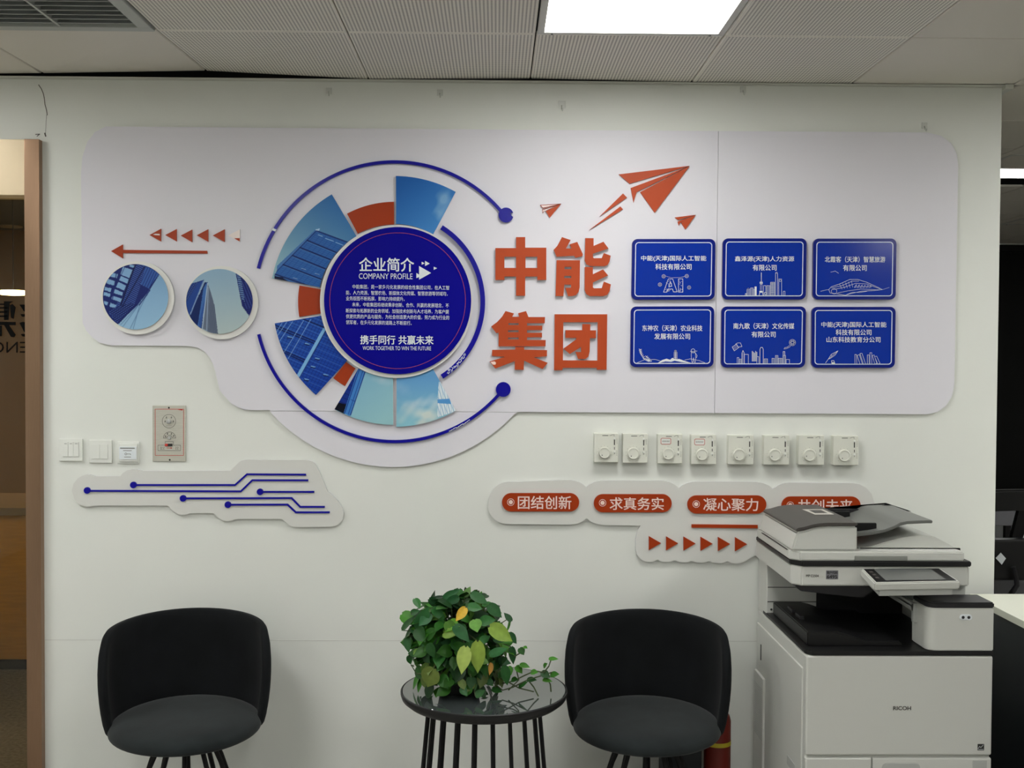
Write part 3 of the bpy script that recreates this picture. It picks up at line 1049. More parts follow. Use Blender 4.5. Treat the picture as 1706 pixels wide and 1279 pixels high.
def tx(z, body, x0, x1, y0, y1, Y, m, parent, bold=0.0, slope=0.006, name='lettering', **k):
    (a, b), (c, d) = z(x0, y0)[0], z(x1, y1)[0]
    return text(name, body, a, c, b, d, Y, m, parent, bold=bold, slope=slope, **k)


tx(zt_, '企业简介', 55, 672, 128, 285, DY, m_print, dial, 0.016)
tx(zt_, 'COMPANY PROFILE', 53, 655, 305, 368, DY, m_print, dial, 0.0)
mb = MB()
for t in (zt_(728, 222, 862, 300, 728, 375), zt_(698, 300, 730, 320, 730, 345, 698, 358), zt_(795, 165, 848, 195, 795, 222), zt_(757, 175, 790, 192, 757, 208), zt_(893, 230, 930, 247, 893, 265)):
    mb.cut([pxz(t, DY)], DY, 0.0006)
mb.build('arrow_print', m_print, dial, smooth=0)
for body, x0, x1, yc in (('中能集团，是一家多元化发展的综合性集团公司，在人工智', 620, 1217, 846), ('能、人力资源、智慧农场、新媒体文化传媒、智慧旅游等领域均，', 580, 1207, 883),
                         ('业务版图不断拓展，影响力持续提升。', 580, 942, 917), ('未来，中能集团将继续秉承创新、合作、共赢的发展理念，不', 618, 1215, 956),
                         ('断探索与拓展新的业务领域，加强技术创新与人才培养，为客户提', 580, 1215, 994), ('供更优质的产品与服务，为社会创造更大的价值，努力成为行业的', 580, 1217, 1030),
                         ('领军者，在多元化发展的道路上不断前行。', 580, 985, 1065)):
    tx(z6, body, x0, x1, yc-13, yc+14, DY, m_print, dial, 0.0, res=1, slope=0.012)
tx(z6, '携手同行 共赢未来', 668, 1120, 1143, 1200, DY, m_print, dial, 0.016)
tx(z6, 'WORK TOGETHER TO WIN THE FUTURE', 683, 1105, 1211, 1235, DY, m_print, dial, 0.0)

# ------------------------------------------------------------------ big letters
zr1 = zm(800, 380, 7.108)
zr2 = zm(800, 505, 7.108)
LT = 0.014


def letter(name, groups, label):
    o = None
    mb = MB()
    for loops in groups:
        mb.cut([pxz(l, PB-LT) for l in loops], PB-0.0105, 0.0035, 0, 0)
    o = mb.build(name, [m_orange2], None, smooth=0.35)
    tag(o, label, 'letter', 'big orange letters')
    mb = MB()
    for loops in groups:
        mb.cut([pxz(l, PB-LT) for l in loops], PB, 0.0103, 0, 0)
    c = mb.build('foam_backing', [m_edge], o, smooth=0.35)
    return o


letter('letter', [[zr1(180, 235, 425, 235, 425, 105, 533, 105, 533, 230, 783, 230, 783, 613, 677, 613, 677, 573, 533, 573, 533, 800, 425, 800, 425, 573, 287, 573, 287, 613, 180, 613),
                   zr1(287, 338, 425, 338, 425, 470, 287, 470), zr1(537, 338, 675, 338, 675, 470, 537, 470)]], 'big orange character 中, upper one next to the dial')
letter('letter', [
    [zr1(968, 105, 1072, 140, 1015, 240, 1082, 240, 1060, 190, 1150, 162, 1216, 308, 1210, 332, 1130, 350, 1112, 326, 905, 338, 870, 255, 912, 210)],
    [zr1(905, 378, 1182, 380, 1178, 700, 1165, 755, 1132, 793, 1090, 804, 1040, 804, 1008, 705, 1075, 705, 1077, 668, 997, 668, 985, 804, 892, 804),
     zr1(1000, 458, 1080, 458, 1080, 485, 1000, 485), zr1(996, 565, 1079, 565, 1079, 590, 996, 590)],
    [zr1(1245, 117, 1343, 118, 1343, 210, 1460, 160, 1520, 240, 1335, 302, 1337, 345, 1346, 356, 1440, 355, 1465, 295, 1545, 325, 1532, 395, 1508, 435, 1475, 450, 1300, 448, 1258, 428, 1238, 385)],
    [zr1(1238, 460, 1335, 460, 1335, 545, 1455, 487, 1515, 560, 1335, 642, 1335, 700, 1346, 711, 1440, 710, 1465, 632, 1548, 665, 1532, 745, 1505, 788, 1460, 804, 1300, 804, 1258, 780, 1237, 735)],
], 'big orange character 能, upper one next to the blue signs')
o = letter('letter', [
    [zr2(300, 92, 400, 120, 380, 160, 462, 160, 450, 118, 543, 92, 572, 163, 768, 163, 765, 236, 555, 236, 555, 265, 735, 265, 735, 318, 555, 318, 555, 350, 732, 350, 732, 403, 555, 403, 555, 435, 776, 435, 774, 510, 218, 510, 218, 345, 192, 356, 130, 275, 200, 222, 258, 160),
     zr2(335, 236, 455, 236, 455, 257, 335, 257), zr2(330, 320, 455, 320, 455, 342, 330, 342), zr2(330, 405, 455, 405, 455, 428, 330, 428)],
    [zr2(415, 518, 520, 518, 520, 550, 792, 555, 790, 628, 635, 640, 800, 705, 740, 780, 520, 680, 515, 788, 410, 788, 410, 685, 180, 773, 110, 690, 290, 635, 138, 624, 142, 552, 415, 548)],
], 'big orange character 集 with a chipped stroke, lower one next to the dial')
board('chip', [zr2(122, 695, 170, 688, 188, 705, 180, 728, 150, 728)], PB-LT, 0.0006, [m_pink], o)
letter('letter', [
    [zr2(882, 130, 1505, 130, 1497, 788, 1383, 788, 1383, 765, 978, 765, 972, 793, 875, 793), zr2(985, 225, 1392, 225, 1388, 678, 980, 675)],
    [zr2(1010, 318, 1208, 318, 1210, 246, 1305, 247, 1303, 320, 1372, 320, 1370, 413, 1300, 415, 1297, 570, 1283, 630, 1245, 660, 1160, 660, 1128, 577, 1195, 577, 1195, 517, 1062, 600, 985, 537, 1138, 427, 1135, 410, 1010, 410)],
], 'big orange character 团, lower one next to the blue signs')

# ------------------------------------------------------------------ paper planes
zp = zm(800, 240, 3.875)
p_ = W(1100, 310, PB)
pl = thing('paper_plane', 'large orange paper plane with two speed trails', 'wall decoration', (p_.x, PB, p_.z), 0, 'orange paper planes')
for nm, t in (('wing', zp(895, 195, 1352, 140, 965, 255)), ('fold', zp(972, 283, 1340, 146, 1010, 310, 990, 378)), ('wing', zp(1033, 310, 1352, 142, 1127, 442)),
              ('trail', zp(922, 318, 948, 345, 770, 467)), ('trail', zp(905, 402, 922, 420, 703, 555))):
    board(nm, [t], PB, 0.006, [m_orange2], pl)
p_ = W(918, 350, PB)
pl = thing('paper_plane', 'small paper plane with white peeled wings between the dial and the large plane', 'wall decoration', (p_.x, PB, p_.z), 0, 'orange paper planes')
board('wing', [zp(424, 432, 522, 386, 449, 475)], PB, 0.006, [m_orange2], pl)
o = board('wing', [zp(388, 394, 522, 386, 405, 412)], PB, 0.006, [m_peel], pl)
o['label'] = 'white peeled wing with thin orange outline'
mb = MB()
mb.stroke(pxz(zp(388, 394, 522, 386, 405, 412, 388, 394), PB-0.0066), 0.0022, PB-0.0066)
mb.stroke(pxz(zp(400, 424, 510, 390), PB-0.0066), 0.0016, PB-0.0066)
mb.stroke(pxz(zp(400, 424, 404, 446, 412, 430), PB-0.0066), 0.0012, PB-0.0066)
mb.build('outline', m_orange, pl, smooth=0)
board('fold', [zp(400, 424, 505, 391, 416, 432, 405, 446)], PB, 0.004, [m_peel], pl)
p_ = W(1140, 368, PB)
pl = thing('paper_plane', 'small solid orange paper plane just above the first blue sign', 'wall decoration', (p_.x, PB, p_.z), 0, 'orange paper planes')
for nm, t in (('wing', zp(1257, 473, 1392, 456, 1278, 490)), ('fold', zp(1275, 500, 1380, 462, 1290, 508, 1282, 525)), ('wing', zp(1297, 506, 1392, 457, 1325, 550))):
    board(nm, [t], PB, 0.006, [m_orange2], pl)

# ------------------------------------------------------------------ blue signs
zs1 = zm(1030, 380, 5.328)
zs2 = zm(1200, 380, 5.328)


def sign(quad, z, lines, label, drawing):
    c = W((quad[0][0]+quad[2][0])/2, (quad[0][1]+quad[2][1])/2, PB)
    t = thing('company_sign', label, 'sign', (c.x, PB, c.z), 0, 'blue company signs')
    q = [Vector(p) for p in quad]
    mid = sum(q, Vector((0, 0)))/4
    board('panel', [rrect(quad, 9)], PB, 0.014, [m_signrim, m_signrim], t)
    def shrink(d):
        return [tuple(p + Vector((d if p.x < mid.x else -d, d if p.y < mid.y else -d))) for p in q]
    board('face', [rrect(shrink(4.2), 6.5)], PB-0.014, 0.0008, [m_sign, m_sign], t)
    YF = PB-0.0148
    A, B = rrect(shrink(5.4), 5.5), rrect(shrink(6.6), 4.6)
    board('border_line', [A, B[::-1]], YF, 0.0005, [m_print], t)
    for body, x0, x1, y0, y1 in lines:
        tx(z, body, x0, x1, y0, y1, YF, m_print, t, 0.011, slope=0.002)
    mb = MB()
    drawing(mb, z, YF-0.0006)
    mb.build('line_drawing', m_print, t, smooth=0)


LW = 0.0017


def pl_(mb, z, Y, *pts, w=LW):
    mb.stroke(pxz(z(*pts), Y), w, Y)


def circ_(mb, z, Y, cx, cy, r, w=LW, n=16, a0=0, a1=360):
    pts = [(cx+r*math.cos(math.radians(a0+(a1-a0)*i/n)), cy+r*math.sin(math.radians(a0+(a1-a0)*i/n))) for i in range(n+1)]
    pl_(mb, z, Y, *[v for p in pts for v in p], w=w)


def rect_(mb, z, Y, x0, y0, x1, y1, w=LW):
    pl_(mb, z, Y, x0, y1, x0, y0, x1, y0, x1, y1, w=w)


def fill_(mb, z, Y, *pts):
    mb.cut([pxz(z(*pts), Y)], Y, 0)


def d_ai(mb, z, Y):
    pl_(mb, z, Y, 402, 567, 445, 450, 483, 450, 523, 565, 490, 565, 482, 540, 440, 540, 432, 567, 402, 567)
    pl_(mb, z, Y, 448, 515, 463, 472, 476, 515, 448, 515)
    pl_(mb, z, Y, 535, 450, 573, 450, 573, 567, 535, 567, 535, 450)
    rr = random.Random(5)
    for k in range(16):
        x, y = 412+rr.random()*22+k % 3*14, 470+rr.random()*90
        pl_(mb, z, Y, x, y, x+rr.uniform(8, 22), y+rr.uniform(-16, 16), w=0.0007)
        x, y = 538+rr.random()*24, 455+rr.random()*100
        pl_(mb, z, Y, x, y, x+rr.uniform(-4, 12), y+rr.uniform(4, 14), w=0.0007)
    for cx, cy in ((403, 427), (370, 500), (608, 425), (629, 526)):
        circ_(mb, z, Y, cx, cy, 15)
        circ_(mb, z, Y, cx, cy, 6, w=0.0012)
    pl_(mb, z, Y, 420, 425, 470, 440, 550, 438, 592, 428, w=0.0008)


def towers(mb, z, Y, specs, yb):
    for x0, x1, y0, fl in specs:
        rect_(mb, z, Y, x0, y0, x1, yb, w=0.0013)
        if fl:
            n = int((x1-x0)//7)
            for k in range(1, n):
                pl_(mb, z, Y, x0+(x1-x0)*k/n, y0+4, x0+(x1-x0)*k/n, yb, w=0.0009)


def d_city(mb, z, Y):
    z = zs1
    towers(mb, z, Y, [(1142, 1166, 545, 1), (1175, 1198, 530, 1), (1290, 1310, 510, 0), (1318, 1345, 510, 1), (1352, 1388, 480, 1), (1480, 1465, 560, 0), (1200, 1210, 545, 0), (1128, 1138, 580, 0)], 598)
    fill_(mb, z, Y, 1210, 518, 1228, 518, 1228, 598, 1210, 598)
    rect_(mb, z, Y, 1396, 400, 1414, 598, w=0.0013)
    circ_(mb, z, Y, 1405, 400, 9, a0=180, a1=360, w=0.0013)
    rect_(mb, z, Y, 1425, 450, 1450, 598, w=0.0013)
    circ_(mb, z, Y, 1438, 465, 9, w=0.0013)
    pl_(mb, z, Y, 1270, 395, 1270, 475)
    circ_(mb, z, Y, 1269, 485, 12)
    fill_(mb, z, Y, 1257, 480, 1281, 480, 1281, 490, 1257, 490)
    pl_(mb, z, Y, 1262, 495, 1262, 550, w=0.0012)
    pl_(mb, z, Y, 1276, 495, 1276, 550, w=0.0012)
    fill_(mb, z, Y, 1253, 556, 1283, 556, 1283, 572, 1253, 572)
    pl_(mb, z, Y, 1256, 572, 1250, 598)
    pl_(mb, z, Y, 1280, 572, 1286, 598)
    circ_(mb, z, Y, 1155, 545, 12, a0=180, a1=360, w=0.0012)
    circ_(mb, z, Y, 1307, 580, 11, w=0.0016)
    pl_(mb, z, Y, 1120, 598, 1475, 598, w=0.0012)
    for k in range(5):
        pl_(mb, z, Y, 1355, 495+k*18, 1386, 495+k*18, w=0.0009)


def d_train(mb, z, Y):
    pl_(mb, z, Y, 963, 545, 985, 520, 1060, 495, 1150, 455, 1220, 455, 1300, 480, 1400, 525, 1438, 545, 1380, 552, 1250, 560, 1160, 580, 1110, 595, 1020, 580, 975, 575, 963, 545, w=0.0013)
    pl_(mb, z, Y, 985, 530, 1080, 510, 1170, 470, 1230, 470, w=0.0011)
    pl_(mb, z, Y, 1000, 545, 1100, 525, 1200, 490, 1300, 495, 1420, 540, w=0.0011)
    circ_(mb, z, Y, 1010, 560, 24, w=0.0011)
    for k in range(6):
        x = 1190+k*26
        pl_(mb, z, Y, x, 525-k*1.5, x+18, 500+k*2, x+18, 522, x, 527, w=0.0011)
    pl_(mb, z, Y, 1040, 575, 1140, 555, 1250, 540, 1420, 548, w=0.0011)
    pl_(mb, z, Y, 1120, 590, 1170, 570, 1240, 570, 1300, 560, w=0.0011)
    pl_(mb, z, Y, 980, 390, 1005, 385, 1020, 380, 1050, 400, w=0.0011)
    pl_(mb, z, Y, 890, 560, 940, 548, 965, 545, w=0.0011)
    pl_(mb, z, Y, 1440, 545, 1500, 526, w=0.0008)
    for k in range(5):
        pl_(mb, z, Y, 1060+k*26, 500-k*8, 1080+k*24, 540-k*4, w=0.0008)


def d_farm(mb, z, Y):
    fill_(mb, z, Y, 350, 1198, 390, 1170, 430, 1158, 460, 1168, 480, 1150, 510, 1165, 540, 1160, 580, 1175, 650, 1198, 560, 1188, 500, 1176, 470, 1186, 420, 1182)
    pl_(mb, z, Y, 165, 1195, 240, 1165, 330, 1165, 380, 1180, w=0.0011)
    pl_(mb, z, Y, 590, 1170, 640, 1160, 720, 1175, 770, 1195, w=0.0011)
    pl_(mb, z, Y, 195, 1075, 205, 1120, 225, 1160, 260, 1180, w=0.0016)
    for k in range(8):
        t = k/7
        x, y = 195+t*t*50, 1080+t*90
        pl_(mb, z, Y, x, y, x-10, y-8, w=0.0018)
        pl_(mb, z, Y, x, y, x+12, y-5, w=0.0018)
    for k in range(5):
        x, y = 250+k*9, 1140+k*10
        pl_(mb, z, Y, x, y, x-8, y-6, w=0.002)
        pl_(mb, z, Y, x, y, x+10, y-4, w=0.002)
    fill_(mb, z, Y, 240, 1150, 262, 1165, 300, 1182, 265, 1185)
    pl_(mb, z, Y, 508, 1090, 508, 1160, w=0.002)
    for k in range(5):
        pl_(mb, z, Y, 494, 1105+k*13, 508, 1112+k*13, 524, 1104+k*13, w=0.0022)
    circ_(mb, z, Y, 508, 1092, 9)
    circ_(mb, z, Y, 664, 1088, 17)
    pl_(mb, z, Y, 640, 1095, 700, 1090, w=0.0014)
    pl_(mb, z, Y, 648, 1105, 648, 1150, 655, 1190, 662, 1190, 668, 1150, 676, 1190, 684, 1190, 688, 1150, 686, 1105, 648, 1105, w=0.0013)
    pl_(mb, z, Y, 686, 1110, 700, 1130, 694, 1150, w=0.0013)
    pl_(mb, z, Y, 155, 1198, 770, 1198, w=0.0014)


def d_media(mb, z, Y):
    towers(mb, z, Y, [(1056, 1070, 1148, 0), (1074, 1092, 1162, 1), (1120, 1155, 1120, 0), (1230, 1248, 1140, 0), (1295, 1325, 1160, 1), (1365, 1385, 1155, 1), (1395, 1418, 1130, 1), (1420, 1455, 1155, 1), (1462, 1485, 1130, 1), (1490, 1520, 1165, 0)], 1203)
    pl_(mb, z, Y, 1098, 1203, 1098, 1110, 1107, 1085, 1118, 1108, 1118, 1203)
    pl_(mb, z, Y, 1107, 1110, 1107, 1203, w=0.0009)
    for k in range(5):
        pl_(mb, z, Y, 1190+k*10, 1092+(k % 3)*8, 1190+k*10, 1180, w=0.0022)
    pl_(mb, z, Y, 1258, 1203, 1258, 1075, 1265, 1058, 1280, 1058, 1287, 1075, 1287, 1203)
    pl_(mb, z, Y, 1464, 1128, 1464, 1095, 1478, 1095, 1478, 1128, w=0.0018)
    pl_(mb, z, Y, 1030, 1203, 1525, 1203, w=0.0013)
    circ_(mb, z, Y, 1546, 1015, 28, w=0.0015)
    for k in range(6):
        circ_(mb, z, Y, 1546+15*math.cos(k*PI/3), 1015+15*math.sin(k*PI/3), 5, w=0.0018, n=8)
    pl_(mb, z, Y, 1520, 1040, 1500, 1056, 1478, 1060, 1472, 1072, 1495, 1068, 1520, 1056, 1530, 1045, w=0.0013)
    pl_(mb, z, Y, 1012, 1055, 1050, 1030, 1068, 1060, 1030, 1088, 1012, 1055, w=0.0016)
    pl_(mb, z, Y, 1040, 1030, 1060, 1018, 1085, 1018, 1098, 1050, 1068, 1055, w=0.0014)
    pl_(mb, z, Y, 1020, 1066, 1055, 1040, w=0.0009)
    pl_(mb, z, Y, 1026, 1076, 1060, 1050, w=0.0009)


def d_books(mb, z, Y):
    pl_(mb, z, Y, 935, 1195, 960, 1160, 985, 1120, 1045, 1088, 1020, 1125, 985, 1150, 960, 1162, w=0.0014)
    pl_(mb, z, Y, 960, 1162, 1045, 1088, w=0.0011)
    pl_(mb, z, Y, 985, 1120, 990, 1140, w=0.001)
    pl_(mb, z, Y, 988, 1175, 1008, 1175, 1018, 1203, 990, 1203, 988, 1175, w=0.0018)
    fill_(mb, z, Y, 990, 1190, 1014, 1190, 1018, 1203, 990, 1203)
    for a in ((1195, 1120, 1210, 1122, 1212, 1205, 1195, 1205), (1215, 1130, 1235, 1122, 1262, 1205, 1240, 1205), (1240, 1112, 1258, 1110, 1290, 1205, 1270, 1205),
              (1306, 1125, 1322, 1125, 1322, 1205, 1306, 1205), (1328, 1105, 1345, 1105, 1345, 1205, 1328, 1205), (1350, 1130, 1366, 1125, 1390, 1200, 1372, 1206), (1370, 1140, 1388, 1135, 1418, 1200, 1398, 1206)):
        pl_(mb, z, Y, *a, a[0], a[1], w=0.0013)
    pl_(mb, z, Y, 1190, 1205, 1420, 1205, w=0.001)


sign([(1053.2, 398), (1192, 398), (1190.5, 499), (1051.7, 499.2)], zs1,
     [('中能(天津)国际人工智能', 203, 782, 243, 297), ('科技有限公司', 330, 650, 315, 369)],
     'blue company sign with a line-drawn AI emblem, upper row next to the big letters', d_ai)
sign([(1204.2, 397), (1344, 397), (1342.5, 498.7), (1202.8, 498.7)], zs1,
     [('鑫泽源(天津)人力资源', 1035, 1562, 248, 302), ('有限公司', 1193, 1405, 323, 377)],
     'blue company sign with a city skyline and slim tower, middle of the upper row', d_city)
sign([(1355, 397.3), (1493.7, 397.3), (1492.2, 498.7), (1353.8, 498.7)], zs2,
     [('北霞客（天津）智慧旅游', 928, 1465, 250, 304), ('有限公司', 1090, 1300, 325, 380)],
     'blue company sign with a high-speed train drawing, upper row', d_train)
sign([(1051, 510.4), (1190, 510), (1188.7, 611.3), (1049.8, 611.3)], zs1,
     [('东神农（天津）农业科技', 213, 747, 860, 914), ('发展有限公司', 320, 638, 933, 987)],
     'blue company sign with wheat ear and farmer drawing, lower row', d_farm)
sign([(1202, 510.4), (1343, 510.4), (1341.3, 612), (1201, 612)], zs1,
     [('南九歌（天津）文化传媒', 1022, 1562, 841, 895), ('有限公司', 1183, 1397, 916, 969)],
     'blue company sign with skyline, clapper and film reel drawing, lower row', d_media)
sign([(1352.5, 511), (1492.3, 511), (1490.8, 612.5), (1351.8, 612.5)], zs2,
     [('中能(天津)国际人工智能', 897, 1475, 831, 887), ('科技有限公司', 1025, 1342, 898, 950), ('山东科技教育分公司', 943, 1422, 963, 1014)],
     'blue company sign with quill and row of books drawing, lower row', d_books)

# ------------------------------------------------------------------ slogan pills and their cloud board
zq = zm(790, 780, 3.412)
zq4 = zm(960, 700, 3.412)


def lobe(cx, cy, r, a0, a1, n=10):
    return [(cx+r*math.cos(math.radians(a)), cy-r*math.sin(math.radians(a))) for a in np.linspace(a0, a1, n)]


cl = []
cl += zq(*[v for p in lobe(195, 191, 113, 180, 92, 12) for v in p])
cl += zq(540, 66, 570, 70, 600, 80, 622, 93, 638, 107, 655, 92, 690, 76, 725, 70, 1075, 71, 1110, 78, 1140, 93, 1165, 112, 1185, 96, 1215, 82, 1250, 76)
cl += zq4(1025, 350, 1060, 356, 1095, 370, 1120, 390, 1145, 372, 1175, 360, 1205, 355, 1575, 357, 1610, 363, 1650, 385, 1680, 420, 1695, 470, 1690, 520, 1670, 560, 1640, 590, 1600, 605, 1200, 605)
cl += zq4(1160, 660, 1140, 720, 1100, 745, 1060, 760, 1010, 770, 960, 802, 918, 815, 885, 812, 858, 800, 830, 812, 800, 812, 775, 808, 756, 797, 730, 809, 700, 810, 675, 806, 658, 795, 632, 806, 605, 808, 580, 804, 561, 793, 535, 804, 505, 806, 480, 802, 464, 791, 440, 802, 412, 806, 385, 800, 362, 785, 346, 762)
cl += zq(918, 465, 918, 400, 928, 355, 945, 326)
cl += zq(725, 322, 690, 314, 660, 300, 640, 284, 622, 298, 595, 312, 560, 320, 195, 317)
cl += zq(*[v for p in lobe(190, 205, 112, 262, 185, 12) for v in p])
o = board('cloud_board', [cl], 0, 0.012, [m_grey, m_edge])
tag(o, 'cloud-shaped light grey backing board carrying the orange slogan pills', 'wall panel')
CB = -0.012
for x0, x1, y0, y1, z, body, tb, bc, lab in (
        (158, 597, 141, 245, zq, '团结创新', (248, 553, 156, 232), (208, 192), 'orange pill plaque reading 团结创新, first from the chairs side of the cloud board'),
        (680, 1123, 147, 250, zq, '求真务实', (770, 1078, 164, 237), (730, 196), 'orange pill plaque reading 求真务实'),
        (1212, 1661, 154, 257, zq, '凝心聚力', (1302, 1615, 169, 243), (1262, 203), 'orange pill plaque reading 凝心聚力, above the orange bar'),
        (1168, 1617, 433, 536, zq4, '共创未来', (1260, 1573, 449, 524), (1217, 482), 'orange pill plaque reading 共创未来, half hidden by the copier')):
    (a, b), (c, d) = z(x0, y0)[0], z(x1, y1)[0]
    r = (d-b)/2
    cyy = (b+d)/2
    q = W((a+c)/2, cyy, CB)
    t = thing('slogan_plaque', lab, 'sign', (q.x, CB, q.z), 0, 'orange slogan pills')
    board('plaque', [lobe(a+r, cyy, r, 270, 90, 16)+lobe(c-r, cyy, r, 90, -90, 16)], CB, 0.008, [m_orange], t)
    YP = CB-0.008
    tx(z, body, *tb, YP, m_pink, t, 0.012, slope=0.004)
    (e, f), = z(*bc)
    board('bullet', [arc(e, f, 3.5, 0, 345, 23)], YP, 0.0006, [m_pink], t)
    board('bullet_ring', [arc(e, f, 6.0, 0, 345, 23), arc(e, f, 5.2, 345, 0, 23)], YP, 0.0006, [m_pink], t)
o = board('accent_bar', [zq(1236, 318, 1612, 322, 1612, 341, 1236, 337)], CB, 0.006, [m_orange])
tag(o, 'thin orange bar under the slogan pill nearest the copier', 'wall decoration')
tl = ['orange triangle pointing to the copier, farthest from it in the row of six', 'orange triangle, second of six in the row below the slogan pills', 'orange triangle, third of six in the row below the slogan pills',
      'orange triangle, fourth of six in the row below the slogan pills', 'orange triangle, fifth of six in the row below the slogan pills', 'orange triangle closest to the copier, below the orange bar']
for i, x in enumerate((993, 1091, 1190, 1287, 1386, 1483)):
    dy = i*1.2
    o = board('triangle_arrow', [zq(x, 385+dy, x+69, 425+dy, x, 465+dy)], CB, 0.006, [m_orange])
    tag(o, tl[i], 'wall decoration', 'triangles on the cloud board')

# circuit board decor
cb = zB(135, 570, 145, 530, 170, 500, 195, 485, 221, 477, 245, 481, 268, 488, 410, 488, 425, 470, 450, 454, 483, 447, 510, 450, 535, 458, 1035, 458, 1085, 408, 1100, 399, 1120, 395, 1470, 395, 1500, 404, 1520, 420, 1545, 470,
        1590, 578, 1608, 588, 1650, 632, 1672, 668, 1679, 700, 1672, 735, 1645, 765, 1608, 775, 1400, 777, 1375, 770, 1330, 731, 1068, 731, 1045, 740, 1020, 744, 990, 738, 965, 722, 940, 698, 812, 697, 790, 706, 765, 709, 735, 702, 705, 682, 682, 655, 268, 654, 245, 660, 220, 662, 180, 650, 150, 620)
o = board('circuit_board_panel', [cb], 0, 0.012, [m_grey, m_edge])
tag(o, 'light grey cut-out board carrying the navy circuit lines', 'wall panel')
for dc, line, lab in (((484, 538), (484, 538, 1062, 538, 1130, 477, 1465, 479), 'navy circuit line that rises to the topmost end on the grey board'),
                      ((221, 569), (221, 571, 1095, 574, 1160, 511, 1478, 511), 'longest navy circuit line, starting nearest the door'),
                      ((1204, 577), (1204, 577, 1512, 577), 'short straight navy circuit line without a bend'),
                      ((766, 614), (766, 614, 1383, 612, 1432, 662, 1572, 662), 'navy circuit line that steps down, upper of the two descending ones'),
                      ((1021, 650), (1021, 650, 1360, 649, 1407, 693, 1600, 693), 'navy circuit line with the lowest end on the grey board')):
    P = [Vector(p) for p in zB(*line)]
    h = 1.5
    L, Rr = [], []
    for i, p in enumerate(P):
        d = ((P[min(i+1, len(P)-1)]-p).normalized() + (p-P[max(i-1, 0)]).normalized()).normalized()
        n = Vector((-d.y, d.x))
        seg = (P[min(i+1, len(P)-1)]-P[max(i, 0)] if i < len(P)-1 else P[i]-P[i-1]).normalized()
        k = h/max(0.5, abs(d.dot(seg)))
        L.append(tuple(p+n*k))
        Rr.append(tuple(p-n*k))
    o = board('circuit_trace', [L+Rr[::-1]], -0.012, 0.005, [m_navy])
    tag(o, lab, 'wall decoration', 'navy circuit lines')
    (e, f), = zB(*dc)
    board('node_dot', [arc(e, f, 5.5, 0, 345, 23)], -0.012, 0.007, [m_navy], o)

# ------------------------------------------------------------------ switches, thermostats, hooks
def plate(x0, x1, y0, y1, Y0, t, bev, name, m, parent):
    a, b = W(x0, y1, Y0-t), W(x1, y0, Y0-t)
    return MB().box(a.x, b.x, Y0-t, Y0, a.z, b.z, bev=bev, seg=2).build(name, m, parent)


zw = zm(80, 660, 6.824)
for i, (bx, rk, lab) in enumerate((((97.5, 137.3, 731, 768), (104.5, 131, 736, 760.5), 'square white triple light switch, closest to the door'),
                                   ((148, 186, 733, 771), (152.5, 179.5, 740, 764.5), 'square white double light switch, between the other switch and the key card box'))):
    q = W((bx[0]+bx[1])/2, (bx[2]+bx[3])/2)
    t = thing('light_switch', lab, 'switch', (q.x, 0, q.z), 0, 'wall switches')
    plate(*bx, 0, 0.010, 0.003, 'switch_plate', m_plas, t)
    n = 3 if i == 0 else 2
    for k in range(n):
        w = (rk[1]-rk[0])/n
        plate(rk[0]+w*k+0.15, rk[0]+w*(k+1)-0.15, rk[2], rk[3], -0.010, 0.003, 0.0012, 'rocker', m_plas, t)
        if i == 0:
            plate(rk[0]+w*k+w*.3, rk[0]+w*k+w*.75, rk[2]+2.6, rk[2]+3.4, -0.013, 0.0005, 0, 'indicator', m_inkg, t)
q = W(213, 754)
t = thing('card_switch', 'white key card switch with a card in it, below the steel control plate', 'switch', (q.x, 0, q.z), 0, 'wall switches')
plate(195, 232, 735.5, 772.5, 0, 0.009, 0.003, 'switch_plate', m_plas, t)
plate(198, 229, 739, 769, -0.009, 0.008, 0.003, 'card_holder', m_plas, t)
plate(198.5, 227, 744, 765, -0.017, 0.003, 0.0004, 'card', m_print, t)
plate(200, 224.5, 745.6, 747.3, -0.020, 0.0006, 0, 'slot', m_inkg, t)
mb = MB()
mb.stroke(pxz(zw(855, 617, 950, 617), -0.0205), 0.0022, -0.0206)
mb.stroke(pxz(zw(868, 690, 940, 690), -0.0205), 0.0022, -0.0206)
circ_(mb, zw, -0.0206, 884, 655, 11, w=0.0016, n=12)
mb.stroke(pxz(zw(896, 655, 938, 655, 938, 664), -0.0205), 0.0018, -0.0206)
mb.build('key_print', m_inkg, t, smooth=0)

q = W(282, 722)
t = thing('fan_control_plate', 'tall steel control plate with two dials and a red-black slide', 'control panel', (q.x, 0, q.z))
plate(254, 309.5, 675.5, 768.5, 0, 0.006, 0.002, 'plate', m_steel, t)
YS = -0.006
mb = MB()
fr = zw(1218, 146, 1542, 146, 1540, 672, 1220, 672, 1218, 146)
mb.stroke(pxz(fr, YS-0.0006), 0.0018, YS-0.0006)
mb.cut([pxz(zw(1470, 150, 1530, 148, 1528, 162), YS)], YS, 0.0006)
mb.build('red_border', m_red, t, smooth=0)
mb = MB()
circ_(mb, zw, YS-0.0006, 1375, 283, 77, w=0.0012, n=36)
circ_(mb, zw, YS-0.0006, 1382, 475, 70, w=0.0012, n=24, a0=180, a1=360)
pl_(mb, zw, YS-0.0006, 1312, 475, 1350, 473, w=0.0012)
pl_(mb, zw, YS-0.0006, 1452, 475, 1412, 473, w=0.0012)
circ_(mb, zw, YS-0.0006, 1382, 475, 32, w=0.0012, n=16, a0=180, a1=360)
pl_(mb, zw, YS-0.0006, 1250, 555, 1332, 555, 1332, 515, 1425, 515, 1425, 555, 1507, 555, 1507, 617, 1250, 617, 1250, 555, w=0.0012)
